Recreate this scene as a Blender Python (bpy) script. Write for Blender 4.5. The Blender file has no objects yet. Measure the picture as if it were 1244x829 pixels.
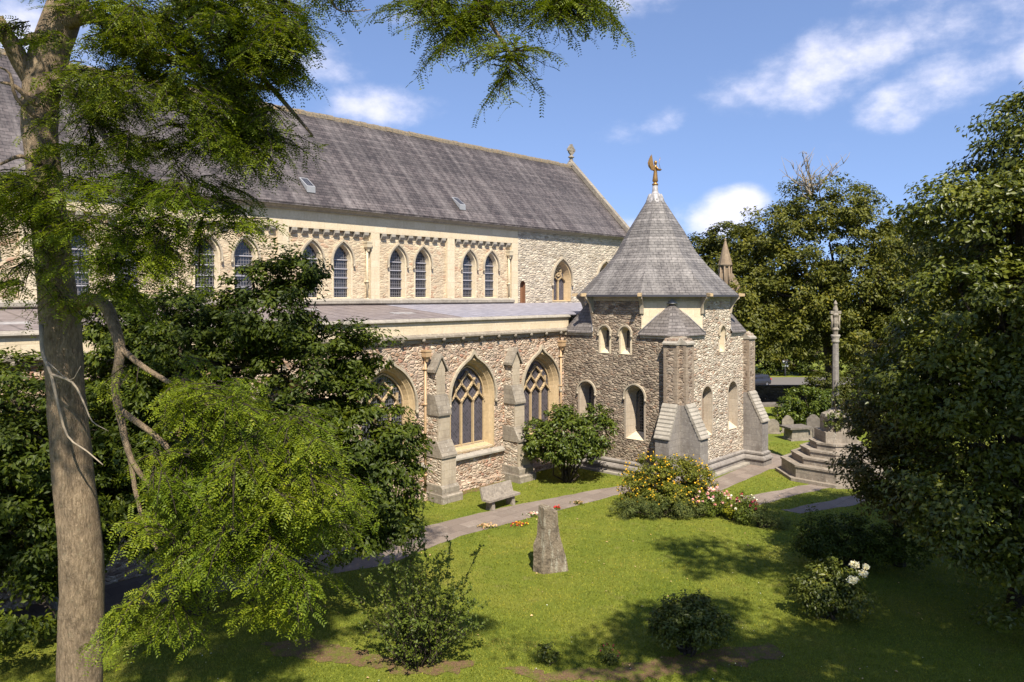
import bpy, math, random
import numpy as np
from mathutils import Vector, Matrix
from mathutils.geometry import tessellate_polygon
R = math.radians
sc = bpy.context.scene
col = sc.collection
rng = np.random.default_rng(11)
random.seed(4)

# ---------------------------------------------------------------- camera
cam_d = bpy.data.cameras.new("Camera"); cam = bpy.data.objects.new("Camera", cam_d); col.objects.link(cam)
CAMZ = 9.0
cam.location = (0, 0, CAMZ); cam.rotation_euler = (R(90), 0, 0)
cam_d.sensor_width = 36; cam_d.lens = 26.62; cam_d.shift_y = -0.0446
cam_d.clip_end = 3000; cam_d.clip_start = 0.1
sc.camera = cam

# ---------------------------------------------------------------- sun + sky
SUN_EL = R(52); SUN_H = Vector((0.2, -0.98)).normalized()          # horizontal direction towards the sun
sd = Vector((SUN_H.x*math.cos(SUN_EL), SUN_H.y*math.cos(SUN_EL), math.sin(SUN_EL)))
sl = bpy.data.lights.new("Sun", 'SUN'); so = bpy.data.objects.new("Sun", sl); col.objects.link(so)
sl.energy = 5.0; sl.angle = R(0.55); sl.color = (1.0, 0.925, 0.80)
so.location = (5, -20, 40); so.rotation_euler = sd.to_track_quat('Z', 'Y').to_euler()

world = bpy.data.worlds.new("World"); sc.world = world; world.use_nodes = True
nt = world.node_tree; nt.nodes.clear()
def wn(t, **k):
    n = nt.nodes.new(t)
    for a, b in k.items(): setattr(n, a, b)
    return n
def wl(a, b): nt.links.new(a, b)
def wmath(op, a, b=None, c=None):
    n = wn('ShaderNodeMath', operation=op)
    for i, v in enumerate((a, b, c)):
        if v is None: continue
        if isinstance(v, (int, float)): n.inputs[i].default_value = v
        else: wl(v, n.inputs[i])
    return n.outputs[0]
sky = wn('ShaderNodeTexSky', sky_type='NISHITA'); sky.sun_disc = False
sky.sun_elevation = SUN_EL; sky.sun_rotation = math.atan2(SUN_H.x, SUN_H.y)
sky.air_density = 1.0; sky.dust_density = 0.15; sky.ozone_density = 1.6; sky.altitude = 60
tc = wn('ShaderNodeTexCoord'); sx = wn('ShaderNodeSeparateXYZ'); wl(tc.outputs['Generated'], sx.inputs[0])
svz = wmath('ADD', wmath('MAXIMUM', sx.outputs[2], 0.0), 0.22)
scv = wn('ShaderNodeCombineXYZ'); wl(sx.outputs[0], scv.inputs[0]); wl(sx.outputs[1], scv.inputs[1]); wl(svz, scv.inputs[2])
snn = wn('ShaderNodeVectorMath', operation='NORMALIZE'); wl(scv.outputs[0], snn.inputs[0]); wl(snn.outputs[0], sky.inputs['Vector'])
az = wmath('ARCTAN2', sx.outputs[0], sx.outputs[1])                 # 0 = north-east of the place, rad
el = wmath('ARCSINE', sx.outputs[2])
cmb = wn('ShaderNodeCombineXYZ'); wl(az, cmb.inputs[0]); wl(wmath('MULTIPLY', el, 1.5), cmb.inputs[1])
nz = wn('ShaderNodeTexNoise'); nz.inputs['Scale'].default_value = 7.5; nz.inputs['Detail'].default_value = 9; nz.inputs['Roughness'].default_value = 0.6
wl(cmb.outputs[0], nz.inputs['Vector'])
nz2 = wn('ShaderNodeTexNoise'); nz2.inputs['Scale'].default_value = 2.1; nz2.inputs['Detail'].default_value = 3
wl(cmb.outputs[0], nz2.inputs['Vector'])
# clouds as (azimuth, elevation, half width, half height, tilt, density)
CL = [(0.37, 0.270, 0.105, 0.047, .25, 1.0), (0.51, 0.232, 0.08, 0.033, .25, 1.0), (0.272, 0.102, 0.050, 0.027, .35, 1.3),
      (0.17, 0.085, 0.075, 0.030, .1, .8), (0.60, 0.325, 0.12, 0.06, .1, .75), (0.65, 0.25, 0.07, 0.05, 0, 1.0),
      (-0.185, 0.242, 0.080, 0.024, .0, .8), (-0.26, 0.285, 0.06, 0.03, -.2, .6), (-0.36, 0.345, 0.09, 0.05, .2, .8),
      (-0.14, 0.352, 0.035, 0.016, .1, .55), (0.205, 0.225, 0.032, 0.016, .3, .6), (0.12, 0.215, 0.05, 0.018, -.2, .42),
      (0.155, 0.375, 0.06, 0.03, .1, .7), (0.46, 0.345, 0.07, 0.022, .5, .42), (0.38, 0.165, .05, .02, .2, .4), (-0.62, 0.25, 0.14, 0.06, .1, .8),
      (0.9, 0.3, .2, .08, .1, .8), (-1.0, .3, .25, .09, 0, .8), (2.6, .5, .5, .14, .1, .7), (-2.2, .45, .5, .12, -.1, .7), (1.7, .6, .4, .12, 0, .7)]
acc = None
for (ca, ce, hw, hh, tl, den) in CL:
    da = wmath('SUBTRACT', az, ca); de = wmath('SUBTRACT', el, ce)
    c_, s_ = math.cos(tl), math.sin(tl)
    x = wmath('MULTIPLY_ADD', da, c_/hw, wmath('MULTIPLY', de, s_/hw))
    y = wmath('MULTIPLY_ADD', de, c_/hh, wmath('MULTIPLY', da, -s_/hh))
    d = wmath('ADD', wmath('MULTIPLY', x, x), wmath('MULTIPLY', y, y))
    v = wmath('MULTIPLY', wmath('MAXIMUM', wmath('SUBTRACT', 2.1, d), -1.0), den*0.56)
    acc = v if acc is None else wmath('MAXIMUM', acc, v)
dens = wmath('ADD', acc, wmath('MULTIPLY', wmath('SUBTRACT', nz.outputs[0], 0.54), 2.9))
mr = wn('ShaderNodeMapRange', interpolation_type='SMOOTHERSTEP'); mr.inputs['From Min'].default_value = 0.15; mr.inputs['From Max'].default_value = 1.6
mr.inputs['To Max'].default_value = 0.9
wl(dens, mr.inputs['Value'])
hs = wn('ShaderNodeMix', data_type='RGBA', blend_type='MULTIPLY'); hs.inputs[0].default_value = 1
wl(sky.outputs[0], hs.inputs[6]); hs.inputs[7].default_value = (1.72, 1.66, 1.80, 1)
ccol = wn('ShaderNodeMix', data_type='RGBA'); wl(nz2.outputs[0], ccol.inputs[0])
ccol.inputs[6].default_value = (8.0, 7.8, 9.4, 1); ccol.inputs[7].default_value = (11.0, 10.7, 11.6, 1)
mx = wn('ShaderNodeMix', data_type='RGBA'); wl(mr.outputs[0], mx.inputs[0]); wl(hs.outputs[2], mx.inputs[6]); wl(ccol.outputs[2], mx.inputs[7])
bg = wn('ShaderNodeBackground'); bg.inputs['Strength'].default_value = 0.066
wl(mx.outputs[2], bg.inputs[0]); ow = wn('ShaderNodeOutputWorld'); wl(bg.outputs[0], ow.inputs[0])

vs = sc.view_settings; vs.view_transform = 'Standard'; vs.look = 'None'; vs.exposure = 0.95; vs.gamma = 1.0; vs.use_curve_mapping = False
cy = sc.cycles
cy.max_bounces = 6; cy.diffuse_bounces = 3; cy.glossy_bounces = 3; cy.transmission_bounces = 4; cy.transparent_max_bounces = 4
cy.caustics_reflective = False; cy.caustics_refractive = False; cy.sample_clamp_indirect = 6
try:
    cy.use_denoising = True
except Exception: pass

# ---------------------------------------------------------------- material helpers
class NT:
    def __init__(s, name, rough=0.85, spec=0.3):
        s.m = bpy.data.materials.new(name); s.m.use_nodes = True; s.t = s.m.node_tree
        s.b = s.t.nodes['Principled BSDF']; s.b.inputs['Roughness'].default_value = rough
        s.b.inputs['Specular IOR Level'].default_value = spec
        s.out = s.t.nodes['Material Output']
    def n(s, t, **k):
        n = s.t.nodes.new(t)
        for a, b in k.items(): setattr(n, a, b)
        return n
    def l(s, a, b): s.t.links.new(a, b)
    def coord(s, kind='Object', scale=(1, 1, 1), rot=(0, 0, 0)):
        c = s.n('ShaderNodeTexCoord'); m = s.n('ShaderNodeMapping'); m.inputs['Scale'].default_value = scale; m.inputs['Rotation'].default_value = rot
        s.l(c.outputs[kind], m.inputs[0]); return m.outputs[0]
    def noise(s, vec, scale, detail=4, rough=.55, dist=0):
        n = s.n('ShaderNodeTexNoise'); n.inputs['Scale'].default_value = scale; n.inputs['Detail'].default_value = detail
        n.inputs['Roughness'].default_value = rough; n.inputs['Distortion'].default_value = dist; s.l(vec, n.inputs['Vector']); return n.outputs[0]
    def ramp(s, fac, stops, interp='LINEAR'):
        r = s.n('ShaderNodeValToRGB'); e = r.color_ramp; e.interpolation = interp
        while len(e.elements) < len(stops): e.elements.new(0.5)
        for i, (p, c) in enumerate(stops):
            e.elements[i].position = p; e.elements[i].color = (*c, 1) if len(c) == 3 else c
        s.l(fac, r.inputs[0]); return r.outputs[0]
    def mix(s, fac, a, b, mode='MIX'):
        n = s.n('ShaderNodeMix', data_type='RGBA', blend_type=mode)
        for i, v in ((0, fac), (6, a), (7, b)):
            if isinstance(v, (int, float)): n.inputs[i].default_value = v
            elif isinstance(v, tuple): n.inputs[i].default_value = (*v, 1)
            else: s.l(v, n.inputs[i])
        return n.outputs[2]
    def math(s, op, a, b=None, c=None):
        n = s.n('ShaderNodeMath', operation=op)
        for i, v in enumerate((a, b, c)):
            if v is None: continue
            if isinstance(v, (int, float)): n.inputs[i].default_value = v
            else: s.l(v, n.inputs[i])
        return n.outputs[0]
    def base(s, c): s.l(c, s.b.inputs['Base Color'])
    def bump(s, h, strength=.5, dist=.05):
        b = s.n('ShaderNodeBump'); b.inputs['Strength'].default_value = strength; b.inputs['Distance'].default_value = dist
        s.l(h, b.inputs['Height']); s.l(b.outputs[0], s.b.inputs['Normal'])

def m_rubble(name, stops, scale=(4.2, 4.2, 7.0), mortar=(.42, .36, .27), stain=.35, bump=.9, mw=.07, dirt=(.10, .085, .07), con=.8, gain=1.0):
    t = NT(name, .93, .15); KS = .84; stops = [(p, tuple(x*KS*gain for x in c)) for p, c in stops]; mortar = tuple(x*KS for x in mortar); dirt = tuple(x*KS for x in dirt)
    v = t.coord('Object', scale)
    w = t.n('ShaderNodeVectorMath', operation='ADD')
    nn = t.n('ShaderNodeTexNoise'); nn.inputs['Scale'].default_value = 1.3; t.l(v, nn.inputs['Vector'])
    sc_ = t.n('ShaderNodeVectorMath', operation='SCALE'); sc_.inputs['Scale'].default_value = .5; t.l(nn.outputs['Color'], sc_.inputs[0])
    t.l(v, w.inputs[0]); t.l(sc_.outputs[0], w.inputs[1])
    vo = t.n('ShaderNodeTexVoronoi'); vo.inputs['Scale'].default_value = 1; t.l(w.outputs[0], vo.inputs['Vector'])
    ve = t.n('ShaderNodeTexVoronoi', feature='DISTANCE_TO_EDGE'); ve.inputs['Scale'].default_value = 1; t.l(w.outputs[0], ve.inputs['Vector'])
    sp = t.n('ShaderNodeSeparateColor'); t.l(vo.outputs['Color'], sp.inputs[0])
    c = t.ramp(sp.outputs[0], stops)
    c = t.mix(con, c, t.ramp(sp.outputs[2], [(0, (.52, .50, .49)), (.5, (1, 1, 1)), (1, (1.35, 1.33, 1.3))]), 'MULTIPLY')
    o = t.coord('Object')
    g = t.noise(o, 14, 5, .7)
    c = t.mix(.55, c, t.ramp(g, [(.25, (.55, .52, .5)), (.75, (1.3, 1.28, 1.25))]), 'MULTIPLY')
    mf = t.n('ShaderNodeMapRange'); mf.inputs['From Max'].default_value = mw; mf.inputs['To Min'].default_value = 1; mf.inputs['To Max'].default_value = 0
    t.l(ve.outputs['Distance'], mf.inputs['Value'])
    c = t.mix(mf.outputs[0], c, mortar)
    big = t.noise(o, .55, 6, .65)
    c = t.mix(t.math('MULTIPLY', t.ramp(big, [(.45, (0, 0, 0)), (.75, (1, 1, 1))]), stain), c, dirt)
    t.base(c)
    h = t.math('ADD', t.math('MINIMUM', ve.outputs['Distance'], .25), t.math('MULTIPLY', g, .12))
    h = t.math('ADD', h, t.math('MULTIPLY', sp.outputs[1], .16))
    t.bump(h, bump, .22)
    return t.m

def m_ashlar(name, c1, c2, mortar, bw=.6, rh=.32, stain=.35, dirt=(.16, .13, .10), lichen=.0, rough=.9):
    t = NT(name, rough, .2); KS = .84; c1, c2, mortar, dirt = (tuple(x*KS for x in q) for q in (c1, c2, mortar, dirt))
    uv = t.coord('UV'); o = t.coord('Object')
    b = t.n('ShaderNodeTexBrick'); b.inputs['Scale'].default_value = 1; b.inputs['Brick Width'].default_value = bw; b.inputs['Row Height'].default_value = rh
    b.inputs['Mortar Size'].default_value = .007; b.inputs['Mortar Smooth'].default_value = .3; b.inputs['Bias'].default_value = 0
    b.inputs['Color1'].default_value = (*c1, 1); b.inputs['Color2'].default_value = (*c2, 1); b.inputs['Mortar'].default_value = (*mortar, 1)
    t.l(uv, b.inputs['Vector'])
    g = t.noise(o, 9, 6, .7)
    c = t.mix(.6, b.outputs[0], t.ramp(g, [(.25, (.72, .7, .68)), (.75, (1.18, 1.17, 1.15))]), 'MULTIPLY')
    st = t.noise(t.coord('Object', (1.6, 1.6, .45)), 1.1, 6, .7)
    c = t.mix(t.math('MULTIPLY', t.ramp(st, [(.48, (0, 0, 0)), (.72, (1, 1, 1))]), stain), c, dirt)
    if lichen:
        li = t.noise(o, 6.5, 5, .7)
        c = t.mix(t.math('MULTIPLY', t.ramp(li, [(.55, (0, 0, 0)), (.66, (1, 1, 1))]), lichen), c, (.50, .47, .40))
    t.base(c)
    t.bump(t.math('ADD', t.math('MULTIPLY', b.outputs['Fac'], -.5), g), .35, .03)
    return t.m

def m_slate(name, c1, c2, gap, bw=.34, rh=.2, streak=.5, light=(.40, .37, .36), sscale=(2.2, .10, 1)):
    t = NT(name, .62, .35); KS = .74; c1, c2, gap, light = (tuple(x*KS for x in q) for q in (c1, c2, gap, light))
    uv = t.coord('UV')
    b = t.n('ShaderNodeTexBrick'); b.inputs['Scale'].default_value = 1; b.inputs['Brick Width'].default_value = bw; b.inputs['Row Height'].default_value = rh
    b.inputs['Mortar Size'].default_value = .022; b.inputs['Mortar Smooth'].default_value = .6
    b.inputs['Color1'].default_value = (*c1, 1); b.inputs['Color2'].default_value = (*c2, 1); b.inputs['Mortar'].default_value = (*gap, 1)
    t.l(uv, b.inputs['Vector'])
    s1 = t.noise(t.coord('UV', sscale), 1.0, 7, .68)
    s2 = t.noise(t.coord('UV', (1, 1, 1)), 5, 6, .8)
    s3 = t.noise(t.coord('UV', (.35, .2, 1)), 1, 3, .5)
    f = t.math('MULTIPLY', t.ramp(t.math('MULTIPLY_ADD', s2, .35, t.math('MULTIPLY', s1, .75)), [(.50, (0, 0, 0)), (.72, (1, 1, 1))]), streak)
    c = t.mix(f, b.outputs[0], light)
    c = t.mix(.55, c, t.ramp(s2, [(.28, (.6, .6, .6)), (.72, (1.35, 1.33, 1.32))]), 'MULTIPLY')
    c = t.mix(.5, c, t.ramp(s3, [(.35, (.75, .74, .76)), (.65, (1.2, 1.18, 1.18))]), 'MULTIPLY')
    wv = t.n('ShaderNodeSeparateXYZ'); t.l(uv, wv.inputs[0])
    rw = t.n('ShaderNodeTexWhiteNoise', noise_dimensions='1D'); t.l(t.math('FLOOR', t.math('DIVIDE', wv.outputs[1], rh)), rw.inputs['W'])
    c = t.mix(.75, c, t.ramp(rw.outputs[0], [(0, (.66, .66, .66)), (1, (1.3, 1.3, 1.3))]), 'MULTIPLY')
    t.base(c)
    saw = t.math('FRACT', t.math('DIVIDE', wv.outputs[1], rh))
    t.bump(t.math('ADD', t.math('MULTIPLY', saw, -1.0), t.math('ADD', t.math('MULTIPLY', b.outputs['Fac'], -.5), t.math('MULTIPLY', s2, .9))), .55, .04)
    return t.m

def m_plain(name, c, rough=.8, spec=.3, var=.25, scale=8, metal=0, bump=.0):
    t = NT(name, rough, spec); o = t.coord('Object')
    g = t.noise(o, scale, 5, .65)
    t.base(t.mix(var*2, c, t.ramp(g, [(.25, (.5, .5, .5)), (.75, (1.5, 1.5, 1.5))]), 'MULTIPLY'))
    t.b.inputs['Metallic'].default_value = metal
    if bump: t.bump(g, bump, .04)
    return t.m

def m_lead(name, c1, c2, seam=.75):
    t = NT(name, .55, .4); uv = t.coord('UV')
    s = t.n('ShaderNodeSeparateXYZ'); t.l(uv, s.inputs[0])
    g = t.noise(t.coord('UV', (1.2, 2.6, 1)), 1.2, 7, .72)
    c = t.ramp(g, [(.32, c1), (.55, c2), (.72, tuple(min(1, x*1.5) for x in c2))])
    fr = t.math('ABSOLUTE', t.math('SUBTRACT', t.math('FRACT', t.math('DIVIDE', s.outputs[0], seam)), .5))
    ed = t.ramp(fr, [(.42, (1, 1, 1)), (.47, (.45, .45, .45))])
    t.base(t.mix(.8, c, ed, 'MULTIPLY'))
    t.bump(g, .3, .03)
    return t.m

def m_glass(name, tint=(.02, .021, .028), cx=.16, cy=.16, lead=(.10, .10, .12), w=.035, rough=.12, diag=False):
    t = NT(name, rough, .6); t.b.inputs['IOR'].default_value = 1.5
    uv = t.coord('UV', (1, 1, 1), (0, 0, R(45) if diag else 0))
    s = t.n('ShaderNodeSeparateXYZ'); t.l(uv, s.inputs[0])
    fx = t.math('FRACT', t.math('DIVIDE', s.outputs[0], cx)); fy = t.math('FRACT', t.math('DIVIDE', s.outputs[1], cy))
    ln = t.math('MAXIMUM', t.math('LESS_THAN', fx, w/cx), t.math('LESS_THAN', fy, w/cy))
    br = t.n('ShaderNodeTexWhiteNoise', noise_dimensions='3D')
    fl = t.n('ShaderNodeCombineXYZ')
    t.l(t.math('FLOOR', t.math('DIVIDE', s.outputs[0], cx)), fl.inputs[0]); t.l(t.math('FLOOR', t.math('DIVIDE', s.outputs[1], cy)), fl.inputs[1])
    t.l(fl.outputs[0], br.inputs[0])
    pc = t.mix(br.outputs[0], tuple(x*.6 for x in tint), tuple(min(1, x*2.1) for x in tint))
    t.base(t.mix(ln, pc, lead))
    t.l(t.math('MULTIPLY_ADD', ln, .5, rough), t.b.inputs['Roughness'])
    vm = t.n('ShaderNodeVectorMath', operation='SCALE'); vm.inputs['Scale'].default_value = 1
    t.l(br.outputs['Color'], vm.inputs[0])
    t.bump(t.math('ADD', t.math('MULTIPLY', t.noise(uv, 5, 2), .5), t.math('MULTIPLY', ln, .4)), .22, .05)
    return t.m

def m_leaf(name, c, c2, rough=.45, spec=.35, trans=.3, clump=.6, dry=0):
    t = NT(name, rough, spec); g = t.n('ShaderNodeNewGeometry')
    o = t.coord('Object')
    k = t.noise(o, clump, 3, .6)
    base = t.mix(t.ramp(k, [(.35, (0, 0, 0)), (.65, (1, 1, 1))]), c, c2)
    if dry: base = t.mix(t.math('MULTIPLY', t.ramp(t.noise(o, .8, 6, .7), [(.52, (0, 0, 0)), (.70, (1, 1, 1))]), dry), base, (.26, .20, .07))
    if dry: base = t.mix(.6, base, t.ramp(t.noise(o, 2.6, 5, .7), [(.3, (.62, .68, .6)), (.7, (1.3, 1.22, 1.15))]), 'MULTIPLY')
    rnd = t.ramp(g.outputs['Random Per Island'], [(0, (.62, .66, .6)), (.7, (1.1, 1.08, 1.0)), (.93, (1.35, 1.25, .9)), (1, (1.7, 1.35, .8))])
    colr = t.mix(1.0, base, rnd, 'MULTIPLY')
    t.base(colr)
    tr = t.n('ShaderNodeBsdfTranslucent'); t.l(t.mix(1.0, colr, (1.5, 1.5, .55), 'MULTIPLY'), tr.inputs[0])
    ms = t.n('ShaderNodeMixShader'); ms.inputs[0].default_value = trans
    t.l(t.b.outputs[0], ms.inputs[1]); t.l(tr.outputs[0], ms.inputs[2]); t.l(ms.outputs[0], t.out.inputs[0])
    return t.m

def m_bark(name, c1, c2, sc=3):
    t = NT(name, .92, .15)
    v = t.coord('Object', (1, 1, .28)); o = t.coord('Object')
    g = t.noise(v, 26, 6, .75, .4); b = t.noise(o, sc, 4, .6)
    c = t.ramp(g, [(.34, c1), (.62, c2)])
    c = t.mix(.8, c, t.ramp(b, [(.3, (.6, .6, .6)), (.7, (1.3, 1.3, 1.25))]), 'MULTIPLY')
    li = t.noise(o, 7, 6, .75)
    c = t.mix(t.math('MULTIPLY', t.ramp(li, [(.58, (0, 0, 0)), (.68, (1, 1, 1))]), .35), c, (.22, .23, .15))
    t.base(c); t.bump(t.math('ADD', g, t.math('MULTIPLY', b, .4)), 1.0, .07)
    return t.m

# ---------------------------------------------------------------- mesh helpers
class MB:
    def __init__(s): s.v = []; s.f = []; s.m = []; s.sm = []
    def face(s, pts, m=0, smooth=False):
        i = len(s.v); s.v += [tuple(p) for p in pts]; s.f.append(tuple(range(i, i+len(pts)))); s.m.append(m); s.sm.append(smooth)
    def mesh(s, vs, fs, m=0, smooth=False):
        i = len(s.v); s.v += [tuple(p) for p in vs]
        for f in fs: s.f.append(tuple(i+k for k in f)); s.m.append(m); s.sm.append(smooth)
    def box(s, x0, x1, y0, y1, z0, z1, m=0):
        x0, x1 = sorted((x0, x1)); y0, y1 = sorted((y0, y1)); z0, z1 = sorted((z0, z1))
        v = [(x, y, z) for z in (z0, z1) for y in (y0, y1) for x in (x0, x1)]
        s.mesh(v, [(0, 2, 3, 1), (4, 5, 7, 6), (0, 1, 5, 4), (2, 6, 7, 3), (0, 4, 6, 2), (1, 3, 7, 5)], m)
    def prism(s, poly, fn, d0, d1, m=0, mcap=None):
        """poly: list of (a,b) ccw ; fn(a,b,d)->xyz ; extruded between d0 and d1"""
        n = len(poly); A = [fn(a, b, d0) for a, b in poly]; B = [fn(a, b, d1) for a, b in poly]
        s.mesh(A+B, [(k, (k+1) % n, n+(k+1) % n, n+k) for k in range(n)], m)
        mc = m if mcap is None else mcap
        tri = tessellate_polygon([[Vector((a, b, 0)) for a, b in poly]])
        s.mesh(A, [t for t in tri], mc); s.mesh(B, [tuple(reversed(t)) for t in tri], mc)
    def tube(s, path, rad, n=8, m=0, smooth=True, cap=True, jit=0, rs=None):
        P = [Vector(p) for p in path]; rings = []
        up = Vector((0.31, 0.17, 0.93)).normalized()
        prev = None
        for i, p in enumerate(P):
            t = (P[min(i+1, len(P)-1)] - P[max(i-1, 0)])
            t = t.normalized() if t.length > 1e-9 else Vector((0, 0, 1))
            if prev is None:
                a = t.cross(Vector((1, 0, 0)) if abs(t.x) < .8 else Vector((0, 1, 0))).normalized()
            else:
                a = (prev - t*prev.dot(t)).normalized()
            prev = a; b = t.cross(a)
            r = rad[i] if hasattr(rad, '__len__') else rad
            ring = []
            for k in range(n):
                an = 2*math.pi*k/n
                rr = r*(1 + (jit*(rs.random()-.5) if jit else 0))
                ring.append(p + a*math.cos(an)*rr + b*math.sin(an)*rr)
            rings.append(ring)
        vs = [tuple(q) for r_ in rings for q in r_]
        fs = [(i*n+k, i*n+(k+1) % n, (i+1)*n+(k+1) % n, (i+1)*n+k) for i in range(len(P)-1) for k in range(n)]
        if cap: fs += [tuple(reversed(range(n))), tuple((len(P)-1)*n+k for k in range(n))]
        s.mesh(vs, fs, m, smooth)
    def lathe(s, prof, c, n=16, m=0, smooth=True, ph=0, sx=1, sy=1):
        vs = [(c[0]+r*sx*math.cos(ph+2*math.pi*k/n), c[1]+r*sy*math.sin(ph+2*math.pi*k/n), c[2]+z) for r, z in prof for k in range(n)]
        L = len(prof)
        fs = [(i*n+k, i*n+(k+1) % n, (i+1)*n+(k+1) % n, (i+1)*n+k) for i in range(L-1) for k in range(n)]
        fs += [tuple(reversed(range(n))), tuple((L-1)*n+k for k in range(n))]
        s.mesh(vs, fs, m, smooth)
    def sphere(s, c, r, m=0, n=10, k=7, sz=1):
        prof = [(max(1e-4, r*math.sin(math.pi*i/k)), -r*sz*math.cos(math.pi*i/k)) for i in range(k+1)]
        s.lathe(prof, c, n, m)
    def build(s, name, mats, parent=None, off=(0, 0, 0)):
        if not isinstance(mats, (list, tuple)): mats = [mats]
        me = bpy.data.meshes.new(name)
        if parent is not None and parent.name in OFF: off = OFF[parent.name]
        V = np.array(s.v, dtype=np.float64) - np.array(off)
        me.from_pydata(V.tolist(), [], s.f)
        for m in mats: me.materials.append(m)
        me.polygons.foreach_set('material_index', s.m); me.polygons.foreach_set('use_smooth', s.sm)
        uv = me.uv_layers.new(name='UV')
        N = np.zeros(len(s.f)*3); me.polygons.foreach_get('normal', N); N = N.reshape(-1, 3)
        A = np.array(s.v)
        dat = np.zeros((len(me.loops), 2)); k = 0
        for f, n in zip(s.f, N):
            p = A[list(f)]
            if abs(n[2]) > .97: u_, v_ = p[:, 0], p[:, 1]
            else:
                h = np.array((-n[1], n[0], 0)); h /= np.linalg.norm(h); w = np.cross(n, h)
                u_, v_ = p@h, p@w
            dat[k:k+len(f), 0] = u_; dat[k:k+len(f), 1] = v_; k += len(f)
        uv.data.foreach_set('uv', dat.ravel())
        me.update()
        o = bpy.data.objects.new(name, me); col.objects.link(o)
        if parent is not None: o.parent = parent
        return o
OFF = {}
def tag(o, label=None, cat=None, group=None, kind=None):
    if label: o['label'] = label
    if cat: o['category'] = cat
    if group: o['group'] = group
    if kind: o['kind'] = kind
    return o
def thing(name, label, cat, loc=(0, 0, 0), rz=0, group=None, off=None):
    o = bpy.data.objects.new(name, None); col.objects.link(o)
    o.location = loc; o.rotation_euler = (0, 0, rz); o.empty_display_size = .3
    OFF[o.name] = tuple(off) if off is not None else (tuple(loc) if rz == 0 else (0, 0, 0))
    return tag(o, label, cat, group)

def np_mesh(name, V, T, mat, parent=None, off=(0, 0, 0), tri=3, smooth=False):
    if parent is not None and parent.name in OFF: off = OFF[parent.name]
    V = np.asarray(V, dtype=np.float32) - np.array(off, dtype=np.float32); T = np.asarray(T, dtype=np.int32)
    me = bpy.data.meshes.new(name); me.vertices.add(len(V)); me.vertices.foreach_set('co', V.ravel())
    nf = len(T); me.loops.add(nf*tri); me.loops.foreach_set('vertex_index', T.ravel())
    me.polygons.add(nf); me.polygons.foreach_set('loop_start', np.arange(0, nf*tri, tri, dtype=np.int32))
    try: me.polygons.foreach_set('loop_total', np.full(nf, tri, dtype=np.int32))
    except Exception: pass
    if smooth: me.polygons.foreach_set('use_smooth', np.ones(nf, dtype=bool))
    me.materials.append(mat); me.update(calc_edges=True)
    o = bpy.data.objects.new(name, me); col.objects.link(o)
    if parent is not None: o.parent = parent
    return o
def nrm(a): return a/np.maximum(np.linalg.norm(a, axis=-1, keepdims=True), 1e-9)
def leaf_arrays(C, Dv, N, L, W, fold=.22):
    Dv = nrm(Dv); S = nrm(np.cross(N, Dv)); N2 = np.cross(Dv, S)
    L = np.broadcast_to(np.asarray(L), (len(C),))[:, None]; W = np.broadcast_to(np.asarray(W), (len(C),))[:, None]
    a = C-Dv*L*.5; t = C+Dv*L*.5; l = C+S*W*.5+N2*W*fold+Dv*L*.02; r = C-S*W*.5+N2*W*fold+Dv*L*.02
    V = np.stack([a, r, t, l], 1).reshape(-1, 3)
    i = np.arange(len(C))[:, None]*4
    T = np.concatenate([i+np.array([[0, 1, 2]]), i+np.array([[0, 2, 3]])], 1).reshape(-1, 3)
    return V, T
def join_leaves(lst):
    Vs, Ts, k = [], [], 0
    for V, T in lst: Vs.append(V); Ts.append(T+k); k += len(V)
    return np.concatenate(Vs), np.concatenate(Ts)
def ell_points(ells, n, g, lo=.45, hi=1.0):
    vol = np.array([e[3]*e[4]*e[5] for e in ells])**.8; idx = g.choice(len(ells), n, p=vol/vol.sum())
    E = np.array(ells)[idx]
    d = nrm(g.normal(size=(n, 3))); r = lo+(hi-lo)*g.random(n)**.6
    return E[:, :3]+d*E[:, 3:]*r[:, None], nrm(d/E[:, 3:]), E
def crown_leaves(ells, ncl, cr, nl, L, g, wr=.5, up=.6, droop=.25, lo=.5, flat=.6):
    P, O, E = ell_points(ells, ncl, g, lo)
    c = np.repeat(P, nl, 0); o = np.repeat(O, nl, 0)
    rr = np.repeat(cr*(.6+.8*g.random(ncl)), nl)
    off = nrm(g.normal(size=(len(c), 3)))*(g.random(len(c))**.5)[:, None]*rr[:, None]; off[:, 2] *= flat
    pos = c+off
    n = nrm(o*.45+np.array([0, 0, up])+nrm(off)*.5+g.normal(size=pos.shape)*.45)
    d = nrm(nrm(off)*.8+o*.3+g.normal(size=pos.shape)*.6-np.array([0, 0, droop])); d = nrm(d-n*(d*n).sum(1, keepdims=True))
    l = L*(.7+.6*g.random(len(c)))
    return leaf_arrays(pos, d, n, l, l*wr*(.8+.4*g.random(len(c)))), P
def curve(a, b, sag, g, n=7, wob=.1):
    a, b = np.array(a, float), np.array(b, float); t = np.linspace(0, 1, n)[:, None]
    p = a+(b-a)*t; L = np.linalg.norm(b-a)
    p[:, 2] += (np.sin(t[:, 0]*math.pi)*sag*L)
    w = g.normal(size=(n, 3))*wob*L*.12; w[0] = 0; w[-1] = 0
    return p+w

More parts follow.
